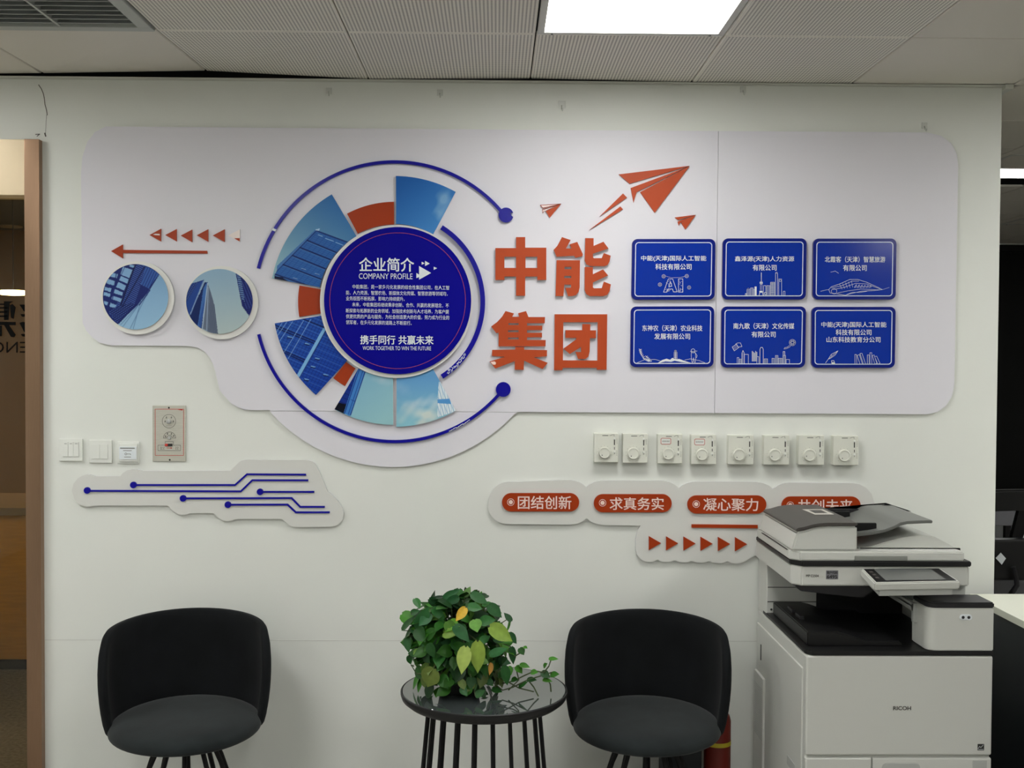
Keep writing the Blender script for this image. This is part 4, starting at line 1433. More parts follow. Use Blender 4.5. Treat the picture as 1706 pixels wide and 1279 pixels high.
for (x, y) in ((1346, 240), (1402, 240), (1330, 285), (1424, 285), (1335, 455), (1358, 425), (1402, 425), (1428, 450)):
    pl_(mb, zw, YS-0.0006, x-4, y-8, x+4, y-8, x+4, y+8, x-4, y+8, x-4, y, x+4, y, w=0.0013)
pl_(mb, zw, YS-0.0006, 1340, 335, 1410, 335, w=0.0007)
for x in (1275, 1290, 1310, 1450, 1470):
    pl_(mb, zw, YS-0.0006, x, 575, x+10, 580, x, 600, x+12, 605, w=0.0011)
mb.build('dial_print', m_ink, t, smooth=0)
mb = MB()
pl_(mb, zw, YS-0.0007, 1350, 588, 1410, 588, w=0.0018)
mb.cut([pxz(zw(1395, 578, 1415, 588, 1395, 598), YS-0.0007)], YS-0.0007, 0)
mb.build('arrow_print', m_red, t, smooth=0)
for (x, y, r) in ((1375, 286, 0.009), (1382, 472, 0.007)):
    (e, f), = zw(x, y)
    w = W(e, f, YS)
    MB().lathe([(0, 0), (r, 0), (r*.9, 0.008), (r*.5, 0.010), (0, 0.010)], (w.x, YS, w.z), 24, axis='y').build('knob', m_cop2, t)
(e, f), (g, h) = zw(1330, 538, 1416, 568)
a, b = W(e, h, YS), W(g, f, YS)
xm = a.x+(b.x-a.x)*.4
MB().box(a.x, xm, YS-0.004, YS, a.z, b.z, bev=0.0015).build('slide_end', m_red, t)
MB().box(xm, b.x, YS-0.003, YS, a.z, b.z, bev=0.0012).build('slide_slot', m_ink, t)
for (x, y) in ((1374, 130), (1384, 722)):
    (e, f), = zw(x, y)
    w = W(e, f, YS)
    MB().lathe([(0, 0), (0.0035, 0), (0.003, 0.0015), (0, 0.002)], (w.x, YS, w.z), 12, axis='y').build('screw', m_ink, t)

ths = [(989.8, 1030.4, 721.8, 770), (1037.4, 1079.4, 722.6, 771), (1095.4, 1137, 723.2, 772), (1151.4, 1193.6, 724.4, 773.2),
       (1213, 1256, 724.8, 773.5), (1272.2, 1315.4, 725, 773.8), (1330, 1373.5, 725.3, 774.1), (1388, 1430.5, 726, 774.8)]
tlab = ['white dial thermostat at the end of the row nearest the big letters', 'white dial thermostat, plain, close beside the end one', 'white dial thermostat with a red-boxed sticker, above the pill reading 求真务实',
        'white dial thermostat with a red-boxed sticker set slightly lower, above the pill reading 凝心聚力', 'plain white dial thermostat, first after the two with red stickers',
        'plain white dial thermostat, second after the two with red stickers', 'plain white dial thermostat, last but one towards the copier end', 'white dial thermostat at the end of the row over the copier']
kang = [225, 230, 228, 222, 225, 205, 195, 230]
for i, (x0, x1, y0, y1) in enumerate(ths):
    q = W((x0+x1)/2, (y0+y1)/2)
    TD = 0.034
    a, b = W(x0, y1, -TD), W(x1, y0, -TD)
    t = thing('thermostat', tlab[i], 'thermostat', (q.x, 0, q.z), 0, 'dial thermostats in a row')
    MB().box(a.x, b.x, -TD, 0, a.z, b.z, bev=0.0025, seg=2).build('casing', m_plas2, t)
    w, h = b.x-a.x, b.z-a.z
    kx, kz = a.x+w*0.42, a.z+h*0.335
    kr = w*0.235
    MB().lathe([(0, 0), (kr, 0), (kr, 0.009), (kr*.93, 0.012), (kr*.80, 0.012), (kr*.77, 0.010), (0, 0.010)], (kx, -TD, kz), 40, axis='y').build('knob', m_plas2, t)
    an = math.radians(kang[i])
    mb = MB()
    mb.lathe([(0, 0), (0.0022, 0), (0.0022, 0.0006), (0, 0.0006)], (kx+kr*.6*math.cos(an), -TD-0.010, kz+kr*.6*math.sin(an)), 10, axis='y')
    Yp = -TD-0.0006
    for k in range(11):
        aa = math.radians(225-27*k)
        r0, r1 = kr*1.22, kr*(1.3 if k in (0, 10) else 1.26)
        mb.stroke([(kx+r0*math.cos(aa), kz+r0*math.sin(aa)), (kx+r1*math.cos(aa), kz+r1*math.sin(aa))], 0.0012, Yp)
    for k in range(4):
        mb.stroke([(a.x+w*.93, a.z+h*(.80-.05*k)), (a.x+w*.95, a.z+h*(.80-.05*k))], 0.0015, Yp)
        mb.stroke([(a.x+w*.93, a.z+h*(.40-.05*k)), (a.x+w*.95, a.z+h*(.40-.05*k))], 0.0015, Yp)
    mb.stroke([(a.x+w*.34, a.z+h*.925), (a.x+w*.56, a.z+h*.925)], 0.0028, Yp)
    mb.stroke([(a.x+w*.66, a.z+h*.92), (a.x+w*.74, a.z+h*.955), (a.x+w*.82, a.z+h*.955), (a.x+w*.82, a.z+h*.90)], 0.0014, Yp)
    mb.stroke([(a.x+w*.83, a.z+h*.29), (a.x+w*.85, a.z+h*.31), (a.x+w*.83, a.z+h*.33), (a.x+w*.87, a.z+h*.33)], 0.0014, Yp)
    mb.build('scale_print', m_inkg, t, smooth=0)
    mb = MB()
    mb.box(a.x+w*.815, a.x+w*.855, -TD-0.0006, -TD, a.z+h*.60, a.z+h*.80)
    mb.box(a.x+w*.825, a.x+w*.850, -TD-0.0006, -TD, a.z+h*.44, a.z+h*.53)
    mb.build('switch_slot', m_ink, t, smooth=0)
    for zz in (.82, .36):
        MB().box(a.x+w*.80, a.x+w*.87, -TD-0.004, -TD, a.z+h*(zz-.03), a.z+h*(zz+.03), bev=0.001).build('slider', m_plas, t)
    if i in (2, 3):
        sx0, sx1, sz0, sz1 = (a.x+w*.13, a.x+w*.53, a.z+h*.66, a.z+h*.86)
        mb = MB()
        mb.box(sx0, sx1, -TD-0.0005, -TD, sz0, sz1)
        st = mb.build('sticker', m_pink if False else m_plas, t, smooth=0)
        mb = MB()
        rp = [(sx0+0.003, sz0), (sx1-0.003, sz0), (sx1, sz0+0.003), (sx1, sz1-0.003), (sx1-0.003, sz1), (sx0+0.003, sz1), (sx0, sz1-0.003), (sx0, sz0+0.003), (sx0+0.003, sz0)]
        mb.stroke(rp, 0.0018, -TD-0.0008)
        mb.build('sticker_border', m_red, t, smooth=0)
        mb = MB()
        for k in range(5):
            xx = sx0+(sx1-sx0)*(.15+.15*k)
            mb.stroke([(xx, sz0+h*.11), (xx+0.004, sz0+h*.12), (xx, sz0+h*.085), (xx+0.004, sz0+h*.08)], 0.001, -TD-0.0008)
        mb.build('sticker_print', m_inkg, t, smooth=0)

for (x, y, s, l) in ((548, 152, 1, 'small clear adhesive hook under the ceiling above the top of the dial arc'), (733, 155, 1, 'small clear adhesive hook under the ceiling, above the dial and next to its middle'),
                     (936, 175, 1.2, 'lowest small clear hook on the bare wall strip over the paper planes'), (1238, 150, 1, 'small clear adhesive hook under the ceiling above the joint of the boards'),
                     (1540, 210, 1, 'small clear adhesive hook at the rounded corner of the lavender board')):
    q = W(x, y)
    t = thing('wall_hook', l, 'hook', (q.x, 0, q.z), 0, 'clear adhesive hooks')
    MB().box(q.x-0.011*s, q.x+0.011*s, -0.002, 0, q.z-0.010*s, q.z+0.013*s, bev=0.0009).build('hook_base', m_hook, t)
    MB().tube([(q.x, -0.003, q.z-0.002*s), (q.x, -0.006, q.z-0.014*s), (q.x+.002, -0.013, q.z-0.020*s), (q.x+.003, -0.016, q.z-0.014*s)], 0.0018*s, 6).build('hook_prong', m_hook, t)

# ------------------------------------------------------------------ chairs
def make_chair(loc, rz, label):
    t = thing('barrel_chair', label, 'chair', loc, rz, 'charcoal barrel chairs')
    t.scale = (1.027, 1.027, 1.027)
    # wrap-around back: angle 0 is the back (+Y), the opening faces -Y
    bm = bmesh.new()
    A, nth, ns = math.radians(100), 72, 28
    rings = []
    for i in range(nth+1):
        th = -A+2*A*i/nth
        e = abs(th)/A
        ztop = 0.710-0.030*e*e
        zbot = 0.366+0.012*math.cos(th)
        k = max(0.0, (e-0.72)/0.28)
        drop = 1-math.sqrt(max(0, 1-k**2.6))
        ztop2 = ztop-drop*0.14
        if e > 0.985:
            ztop2 -= 0.0
        th_ = 0.032*math.sqrt(max(0.02, 1-max(0, (e-0.93)/0.07)**2))
        zc, hh = (ztop2+zbot)/2, (ztop2-zbot)/2
        ring = []
        for j in range(ns):
            a = 2*PI*j/ns
            ca, sa = math.cos(a), math.sin(a)
            n = 5.0
            f = (abs(ca)**n+abs(sa)**n)**(-1/n)
            u, v = ca*f, sa*f
            z = zc+v*hh
            zz = (z-0.366)/0.34
            bul = 0.012*math.sin(PI*max(0, min(1, zz)))-0.010*(1-zz)**2
            r = 0.272+bul-0.02+u*th_/2
            ry = r*0.98
            ring.append(bm.verts.new((r*math.sin(th), ry*math.cos(th), z)))
        rings.append(ring)
    for i in range(nth):
        for j in range(ns):
            bm.faces.new((rings[i][j], rings[i][(j+1) % ns], rings[i+1][(j+1) % ns], rings[i+1][j]))
    bm.faces.new(rings[0])
    bm.faces.new(rings[-1])
    bmesh.ops.recalc_face_normals(bm, faces=bm.faces[:])
    mb = MB()
    mb.bm.free()
    mb.bm = bm
    mb.build('backrest', m_velvet, t, smooth=1.0, local=True)
    # seat cushion
    bm = bmesh.new()
    nu, nv = 56, 20
    rings = []
    for j in range(nv+1):
        ph = -PI/2+PI*j/nv
        cr = abs(math.cos(ph))**0.42
        zz = math.copysign(abs(math.sin(ph))**0.85, math.sin(ph))
        ring = []
        for i in range(nu):
            a = 2*PI*i/nu
            rx, ry = 0.246*cr, 0.236*cr
            x, y = rx*math.cos(a), -0.012+ry*math.sin(a)
            z = 0.374+(0.046 if zz > 0 else 0.026)*zz
            z += 0.010*(y/0.236)
            ring.append(bm.verts.new((x, y, z)))
        rings.append(ring)
    for j in range(nv):
        for i in range(nu):
            bm.faces.new((rings[j][i], rings[j][(i+1) % nu], rings[j+1][(i+1) % nu], rings[j+1][i]))
    bmesh.ops.remove_doubles(bm, verts=bm.verts[:], dist=1e-5)
    bmesh.ops.recalc_face_normals(bm, faces=bm.faces[:])
    mb = MB()
    mb.bm.free()
    mb.bm = bm
    mb.build('seat', m_velvet2, t, smooth=1.2, local=True)
    MB().lathe([(0, 0), (0.15, 0), (0.15, 0.012), (0, 0.012)], (0, 0, 0.336), 32).build('seat_plate', m_black, t, local=True)
    for k in range(10):
        a = 2*PI*(k+.5)/10
        pts = [(0.080*math.cos(a), 0.080*math.sin(a), 0.337), (0.118*math.cos(a), 0.118*math.sin(a), 0.255), (0.20*math.cos(a), 0.20*math.sin(a), 0.008)]
        MB().tube(pts, 0.0082, 8).build('leg', m_black, t, local=True)
    MB().tube([(0.20*math.cos(2*PI*k/32), 0.20*math.sin(2*PI*k/32), 0.008) for k in range(33)], 0.008, 8).build('base_ring', m_black, t, local=True)
    return t


CYC = -0.36
q = W(310, 1150, CYC)
make_chair((q.x, CYC, 0), math.radians(13), 'charcoal velvet barrel chair standing alone below the circuit board panel')
q = W(1078, 1150, CYC)
make_chair((q.x, CYC, 0), math.radians(-10), 'charcoal velvet barrel chair between the side table and the copier')

# ------------------------------------------------------------------ table and plant
TZ = 0.58
pf, pb = G(808, 1193, TZ), G(808, 1107, TZ)
TYc = (pf.y+pb.y)/2
TXc = W(806.5, 1150, TYc).x
TR = 139.5*(TYc+CD)/FL
t = thing('side_table', 'round black side table with smoked glass top and slatted base between the chairs', 'table', (TXc, TYc, 0))
MB().lathe([(0, -0.003), (TR*0.985, -0.003), (TR*0.985, 0.0), (TR*0.975, 0.003), (0, 0.003)], (TXc, TYc, TZ-0.003), 96).build('glass_top', m_glass, t)
MB().lathe([(TR*0.80, -0.036), (TR*0.93, -0.034), (TR*0.985, -0.022), (TR, -0.010), (TR, -0.002), (TR*0.988, 0.0), (TR*0.985, -0.007), (0.0, -0.007), (0, -0.03), (TR*0.8, -0.030)], (TXc, TYc, TZ), 96).build('rim', m_blackp, t)
NR = 20
for k in range(NR):
    a = 2*PI*(k+.5)/NR
    r0, r1 = 0.178, 0.226
    MB().tube([(TXc+r0*math.cos(a), TYc+r0*math.sin(a), TZ-0.035), (TXc+r1*math.cos(a), TYc+r1*math.sin(a), 0.01)], 0.0065, 8).build('slat', m_black, t)
MB().tube([(TXc+0.226*math.cos(2*PI*k/48), TYc+0.226*math.sin(2*PI*k/48), 0.009) for k in range(49)], 0.009, 8).build('base_ring', m_black, t)

PYc = TYc-0.02
q = W(768, 1070, PYc)
PXc = q.x
plant = thing('potted_plant', 'bushy green trailing plant in a dark pot on the round side table', 'plant', (PXc, PYc, TZ))
px0 = W(765, 1150, PYc).x
MB().lathe([(0, 0.001), (0.055, 0.001), (0.062, 0.01), (0.082, 0.12), (0.086, 0.125), (0.086, 0.135), (0.078, 0.135), (0.074, 0.115), (0, 0.112)], (px0, PYc, TZ), 40).build('pot', m_pot, plant)
MB().lathe([(0, 0.113), (0.073, 0.116), (0.073, 0.118), (0, 0.122)], (px0, PYc, TZ), 24).build('soil', m_soil, plant)


class Leaves:
    def __init__(s):
        s.v, s.f, s.c = [], [], []

    def add(s, base, tip, nrm, width, rgb, cup=0.18, droop=0.12):
        base, tip, nrm = Vector(base), Vector(tip), Vector(nrm).normalized()
        d = tip-base
        L = d.length
        if L < 1e-4:
            return
        t = d/L
        sd = t.cross(nrm)
        if sd.length < 1e-4:
            sd = t.cross(Vector((0.3, 0.5, 0.8)))
        sd.normalize()
        nn = sd.cross(t)
        n = 9
        k0 = len(s.v)
        hw = [0.10, 0.36, 0.47, 0.50, 0.47, 0.39, 0.27, 0.13, 0.0]
        back = [-0.05, -0.07, -0.03, 0, 0, 0, 0, 0, 0]
        c = np.array(lin(rgb))
        for i in range(n):
            u = i/(n-1)
            z = -droop*L*(u-.3)**2
            w = hw[i]*width
            ctr = base+t*(L*u)+nn*z
            for sgn in (-1, -0.5, 0, 0.5, 1):
                o = ctr+sd*(w*sgn)+nn*(cup*w*abs(sgn)**1.2)
                if abs(sgn) == 1:
                    o += t*(back[i]*L)
                s.v.append(o)
                s.c.append((*(c*(1.12 if sgn == 0 else 1.0)*(0.92+0.16*(0.5+0.5*math.sin(i*2.1+sgn*3)))), 1))
        for i in range(n-1):
            for j in range(4):
                a = k0+i*5+j
                s.f.append((a, a+1, a+6, a+5))

    def build(s, name, parent, m=None):
        off = wloc(parent)
        for v in s.v:
            if math.hypot(v.x-TXc, v.y-TYc) < TR+0.02 and v.z < TZ+0.004:
                v.z = TZ+0.004+0.05*abs(v.z-TZ)
            v.y = min(v.y, -0.015)
        me = bpy.data.meshes.new(name)
        me.from_pydata([v-off for v in s.v], [], s.f)
        at = me.color_attributes.new('print', 'FLOAT_COLOR', 'POINT')
        at.data.foreach_set('color', np.array(s.c).ravel())
        me.materials.append(m or m_leaf)
        me.polygons.foreach_set('use_smooth', [True]*len(me.polygons))
        o = bpy.data.objects.new(name, me)
        COL.objects.link(o)
        o.parent = parent
        return o


zl = zm(640, 960, 4.01)
GRS = [(38, 86, 26), (50, 104, 30), (26, 64, 24), (62, 120, 34), (40, 90, 36), (22, 54, 22), (82, 130, 40)]
lv = Leaves()
stems = MB()
rr = random.Random(11)
core = W(*zl(500, 420)[0], PYc)


def placed(L, b, tp, w, rgb, dy, tilt=(0, -1, 0.35), dip=0.02):
    B = W(*zl(*b)[0], PYc+dy)
    T = W(*zl(*tp)[0], PYc+dy-dip)
    L.add(B, T, tilt, w/4.01*(PYc+dy+CD)/FL, rgb)
    return B


front = [((545, 470), (515, 655), 100, (150, 170, 84), -0.155), ((625, 435), (625, 652), 105, (140, 166, 70), -0.16), ((705, 335), (862, 432), 115, (122, 150, 60), -0.13),
         ((605, 288), (622, 374), 90, (100, 150, 66), -0.15), ((468, 328), (572, 438), 90, (40, 88, 48), -0.14), ((395, 150), (507, 86), 58, (40, 90, 50), -0.02),
         ((540, 135), (577, 65), 48, (84, 120, 60), -0.01), ((580, 115), (697, 182), 70, (40, 88, 44), -0.04), ((698, 190), (788, 275), 80, (36, 82, 40), -0.06),
         ((205, 148), (240, 215), 54, (44, 100, 44), -0.02), ((178, 245), (238, 226), 44, (40, 90, 44), -0.02), ((225, 350), (295, 205), 95, (46, 100, 52), -0.06),
         ((320, 215), (415, 290), 70, (44, 96, 46), -0.08), ((395, 378), (482, 388), 75, (110, 140, 60), -0.12), ((150, 405), (165, 512), 56, (40, 88, 42), -0.01),
         ((195, 510), (277, 498), 50, (100, 136, 60), -0.05), ((330, 615), (285, 742), 140, (96, 112, 50), -0.11), ((265, 640), (300, 560), 66, (92, 120, 58), -0.08),
         ((705, 525), (825, 478), 62, (50, 110, 58), -0.12), ((638, 440), (712, 395), 56, (48, 104, 48), -0.12), ((800, 598), (826, 730), 72, (40, 86, 40), -0.09),
         ((515, 740), (555, 800), 52, (40, 86, 42), -0.12), ((610, 800), (675, 758), 56, (44, 92, 44), -0.12), ((160, 530), (180, 590), 40, (44, 96, 44), -0.01),
         ((420, 300), (470, 385), 80, (84, 126, 52), -0.12), ((640, 300), (745, 290), 76, (46, 100, 46), -0.1), ((730, 420), (850, 400), 70, (36, 80, 40), -0.1),
         ((560, 200), (660, 215), 66, (44, 98, 44), -0.09), ((830, 380), (888, 450), 60, (34, 78, 38), -0.05), ((850, 470), (865, 590), 55, (34, 80, 38), -0.04),
         ((760, 560), (850, 580), 60, (30, 70, 36), -0.06), ((180, 330), (250, 400), 66, (36, 84, 42), -0.04), ((390, 560), (450, 570), 60, (38, 86, 44), -0.1),
         ((310, 250), (230, 330), 80, (40, 94, 52), -0.07), ((500, 140), (400, 180), 60, (34, 80, 44), -0.04), ((690, 640), (740, 560), 50, (36, 80, 40), -0.08),
         ((250, 460), (330, 440), 56, (46, 100, 50), -0.07), ((640, 560), (700, 580), 50, (110, 150, 80), -0.11), ((300, 150), (390, 205), 60, (30, 70, 36), -0.02),
         ((850, 300), (800, 240), 44, (30, 72, 36), 0.0), ((720, 690), (690, 730), 44, (34, 78, 40), -0.1), ((450, 460), (380, 440), 66, (26, 60, 32), -0.1)]
for b, tp, w, c, dy in front:
    B = placed(lv, b, tp, w, c, dy, (rr.uniform(-.3, .3), -1, rr.uniform(0.2, .8)), rr.uniform(-0.01, 0.03))
    if rr.random() < 0.6:
        mid = (B+core)/2 + Vector((0, 0, 0.02))
        stems.tube([core, mid, B], [0.0025, 0.002, 0.0016], 5)
# leaves all round the dome
for k in range(400):
    a = rr.uniform(0, 2*PI)
    el = math.asin(rr.uniform(-0.85, 1.0))
    sc = rr.uniform(0.55, 0.97)
    d = Vector((math.cos(a)*math.cos(el)*0.178, math.sin(a)*math.cos(el)*0.15, math.sin(el)*0.150))*sc
    P = core+Vector((-0.005, 0.0, 0.012))+d
    if P.z < TZ+0.03 or P.y > -0.05:
        continue
    out = d.normalized()
    tp = (out*0.5+Vector((rr.uniform(-.8, .8), rr.uniform(-.6, .2), rr.uniform(-.9, .35)))).normalized()
    ln = rr.uniform(0.04, 0.07)
    c = rr.choice(GRS)
    f = rr.uniform(.75, 1.15)
    lv.add(P-tp*ln/2, P+tp*ln/2, out+Vector((0, -.2, .5)), ln*rr.uniform(.62, .8), tuple(min(255, v*f) for v in c))
    if k % 3 == 0:
        stems.tube([core+Vector((0, 0, -0.06)), core+d*.5, P-tp*ln/2], [0.002, 0.002, 0.0014], 5)
for k in range(75):
    a = rr.uniform(-PI, 0) if k % 4 else rr.uniform(0, PI)
    rad = rr.uniform(0.09, 0.135)
    P = Vector((PXc+rad*1.15*math.cos(a)+0.005, PYc+rad*math.sin(a), TZ+rr.uniform(0.02, 0.11)))
    tp = Vector((rr.uniform(-.5, .5), rr.uniform(-.5, .1), rr.uniform(-1, -.1))).normalized()
    ln = rr.uniform(0.035, 0.058)
    c = rr.choice(GRS[:4]+[(90, 110, 50)])
    f = rr.uniform(.7, 1.1)
    lv.add(P-tp*ln/2, P+tp*ln/2, Vector((math.cos(a), math.sin(a)-.3, 0.5)), ln*rr.uniform(.6, .8), tuple(min(255, v*f) for v in c))
    if k % 3 == 0:
        stems.tube([Vector((px0, PYc, TZ+0.125)), Vector((px0+0.08*math.cos(a), PYc+0.08*math.sin(a), TZ+0.14)), P-tp*ln/2], [0.002, 0.002, 0.0014], 5)
# trailing vines on the table
vines = [((730, 540), (740, 600), (745, 690), (740, 740)), ((720, 700), (790, 760), (860, 740), (960, 690), (1060, 660), (1120, 640)),
         ((760, 720), (860, 700), (940, 660), (1010, 630), (1060, 640)), ((870, 535), (910, 510), (930, 495)), ((1060, 650), (1100, 600), (1115, 555)),
         ((830, 760), (900, 690), (880, 610)), ((960, 690), (1000, 740), (1030, 800)), ((1080, 660), (1110, 720), (1115, 770)), ((700, 640), (820, 700), (900, 745), (1000, 770)),
         ((200, 600), (180, 590), (215, 650), (270, 650)), ((300, 545), (305, 600), (260, 650))]
for i, v in enumerate(vines):
    dy = -0.05 if i not in (9, 10) else -0.09
    pts = []
    for b in v:
        w = W(*zl(*b)[0], PYc+dy)
        if w.z < TZ+0.004:
            w = G(*zl(*b)[0], TZ+0.004)
        pts.append(w)
    stems.tube(pts, 0.0022, 6)
for b, tp, w in (((880, 600), (925, 648), 60), ((905, 590), (975, 605), 50), ((980, 640), (1028, 640), 48), ((955, 690), (1020, 690), 46), ((1050, 640), (1110, 675), 60), ((1110, 660), (1170, 650), 52),
                 ((1065, 605), (1090, 580), 40), ((1100, 550), (1165, 550), 34), ((905, 478), (935, 525), 52), ((930, 470), (958, 480), 30), ((790, 640), (760, 680), 44), ((850, 690), (895, 690), 50),
                 ((830, 600), (850, 660), 50), ((1060, 690), (1125, 700), 40), ((900, 740), (960, 700), 36), ((720, 750), (790, 770), 56), ((650, 770), (700, 800), 46)):
    placed(lv, b, tp, w, rr.choice(GRS[:5]), -0.05, (rr.uniform(-.3, .3), -.6, .8), 0.01)
lv.build('foliage', plant)
ylv = Leaves()
placed(ylv, (545, 208), (478, 300), 64, (206, 168, 58), -0.14, (0.2, -1, 0.3))
ylv.build('yellowed_leaf', plant)['label'] = 'yellow leaf'
ylv = Leaves()
placed(ylv, (715, 578), (705, 660), 40, (176, 130, 50), -0.12, (0.5, -1, 0.1))
ylv.build('yellowed_leaf', plant)['label'] = 'dry brown-yellow leaf'
stems.build('vines', m_stem, plant)

# ------------------------------------------------------------------ fire extinguisher and box behind the chair
EY = -0.13
a, b = W(1173, 1230, EY), W(1217, 1230, EY)
er = (b.x-a.x)/2
ex = (a.x+b.x)/2
ez = W(1200, 1183, EY).z
t = thing('fire_extinguisher', 'red fire extinguisher with a yellow band standing behind the chair by the copier', 'fire extinguisher', (ex, EY, 0))
MB().lathe([(0, 0), (er*.95, 0), (er, 0.01), (er, ez-0.035), (er*.9, ez-0.016), (er*.6, ez-0.004), (er*.3, ez), (0, ez)], (ex, EY, 0), 36).build('cylinder', m_fire, t)
zb0, zb1 = W(1205, 1238, EY).z, W(1205, 1231, EY).z
MB().lathe([(er*1.002, zb0), (er*1.02, zb0), (er*1.02, zb1), (er*1.002, zb1)], (ex, EY, 0), 36).build('yellow_band', m_yellow, t)
mb = MB().lathe([(0, ez-0.002), (0.014, ez-0.002), (0.014, ez+0.03), (0, ez+0.03)], (ex, EY, 0), 16)
mb.box(ex-0.06, ex+0.012, EY-0.009, EY+0.009, ez+0.03, ez+0.038, bev=0.002)
mb.box(ex-0.055, ex+0.012, EY-0.008, EY+0.008, ez+0.05, ez+0.057, bev=0.002)
mb.build('valve_handle', m_black, t)
a, b = W(1098, 1260, -0.03), W(1169, 1260, -0.16)
t = thing('storage_box', 'dark storage box behind the chair next to the fire extinguisher', 'box', ((a.x+b.x)/2, -0.09, 0))
zbx = W(1130, 1225, -0.16).z
MB().box(a.x, b.x, -0.16, -0.02, 0, zbx-0.02, bev=0.004).build('box_body', m_desk, t)
MB().box(a.x-0.003, b.x+0.003, -0.163, -0.017, zbx-0.02, zbx, bev=0.003).build('box_lid', m_blackp, t)

# ------------------------------------------------------------------ photocopier
Yf, Ys, Yr = -0.69, -0.565, -0.045
xl, xr = W(1343, 1150, Yf).x, W(1654, 1150, Yf).x
zb = W(1500, 1091.5, Yf).z
cop = thing('photocopier', 'large white office photocopier with black trays standing against the wall', 'photocopier', ((xl+xr)/2, (Yf+Yr)/2, 0))
F = lambda px, py, Y: W(px, py, Y)


def cbox(name, x0, x1, y0, y1, z0, z1, m, bev=0.006, parent=cop, seg=3):
    return MB().box(x0, x1, y0, y1, z0, z1, bev=bev, seg=seg).build(name, m, parent)


cbox('body', xl, xr, Yf+0.012, Yr, 0.04, zb, m_cop, 0.010)
zc1 = W(1500, 1258.5, Yf).z
zc0 = W(1500, 1262.5, Yf).z
fc_ = cbox('front_cover', xl, xr, Yf, Yf+0.03, zc1, zb-0.002, m_cop, 0.007)
xs = W(1453, 1270, Yf).x
cbox('waste_cover', xl, xs-0.0015, Yf, Yf+0.03, zc0-0.20, zc0, m_cop, 0.005)
dr = MB()
a, b = W(1468, 1279, Yf), W(1534, 1269.5, Yf)
dr.box(xs+0.0015, xr, Yf, Yf+0.03, zc0-0.13, zc0, bev=0.005)
drw = dr.build('paper_drawer', m_cop, cop)
MB().prism(lobe((a.x+b.x)/2-0.045, b.z-0.018, 0.016, 270, 90, 10)[::1]+lobe((a.x+b.x)/2+0.045, b.z-0.018, 0.016, 90, -90, 10), Yf-0.002, Yf+0.01, bev=0.0015).build('drawer_handle', m_cop2, drw)
a, b = W(1620, 1284, Yf), W(1644, 1266.5, Yf)
MB().box(a.x, b.x, Yf-0.0015, Yf+0.004, a.z, b.z, bev=0.0008).build('level_window', m_cop2, drw)
cbox('paper_drawer', xl, xr, Yf, Yf+0.03, zc0-0.40, zc0-0.135 if False else zc0-0.205, m_cop, 0.005)
for sx in (xl+0.05, xr-0.05):
    for sy in (Yf+0.08, Yr-0.06):
        MB().lathe([(0, 0), (0.022, 0), (0.024, 0.004), (0.024, 0.03), (0.015, 0.041), (0, 0.041)], (sx, sy, 0), 18).build('caster', m_black, cop)
# emblem and logo
text('brand_lettering', 'RICOH', 1488, 1518, 1176, 1182.8, Yf, m_lid, fc_, bold=0.03)
a, b = W(1628.5, 1249.5, Yf), W(1639.5, 1239, Yf)
st = MB().box(a.x, b.x, Yf-0.0008, Yf, a.z, b.z).build('energy_label', m_ink, fc_, smooth=0)
mb = MB()
mb.stroke(pxz([(1629.5, 1246.5), (1632, 1243), (1634, 1245), (1638, 1240.5)], Yf-0.001), 0.0012, Yf-0.0012)
mb.stroke(pxz([(1629.5, 1248), (1638.5, 1248)], Yf-0.001), 0.001, Yf-0.0012)
mb.build('star_mark', m_print, st, smooth=0)

# left side: door panel with seam, grip, slot and vent
xsd = xl-0.005
def S(px, py):                                # on the copier's side face
    d = ray(px, py)
    return CAMP+d*((xl-CAMP.x)/d.x)
zdoor = (S(1345, 1114).z+S(1267, 1044).z)/2
ydr = Yf+0.035
MB().box(xsd, xl+0.01, ydr, Yr+0.0, 0.10, zdoor, bev=0.004).build('side_door', m_cop, cop)
for (pa, pb_, nm, m_) in (((1270, 1073), (1270.5, 1100), 'side_slot', m_ink), ((1259.5, 1187), (1270, 1212), 'side_grip', m_tray), ((1314, 1256), (1327, 1290), 'side_grip', m_cop2)):
    A, B = S(*pa), S(*pb_)
    ya, yb_ = sorted((A.y, B.y))
    MB().box(xsd-0.0015, xsd+0.004, max(ya, Yf+0.05), max(yb_, ya+0.010), B.z, A.z, bev=0.001).build(nm, m_, cop)
# rear vent hump on the side
zv1 = S(1262, 1113).z
MB().box(xl-0.014, xl+0.01, Yr-0.14, Yr, 0.06, zv1, bev=0.006).build('rear_duct', m_cop, cop)
mb = MB()
for k in range(24):
    mb.box(xl-0.0148, xl-0.012, Yr-0.13, Yr-0.02, zv1-0.04-0.008*k-0.003, zv1-0.04-0.008*k)
mb.build('vent_slits', m_cop2, cop, smooth=0)

# tray floor
zt1 = W(1500, 1084.5, Yf).z
prof = [(xl-0.001, Yf+0.02), (xl+0.018, Yf-0.001), (xr, Yf-0.001), (xr, Yr-0.08), (xl-0.001, Yr-0.08)]
MB().prism(prof, zb-0.0, zt1, bev=0.002, axis='z').build('tray_floor', m_blackp, cop)
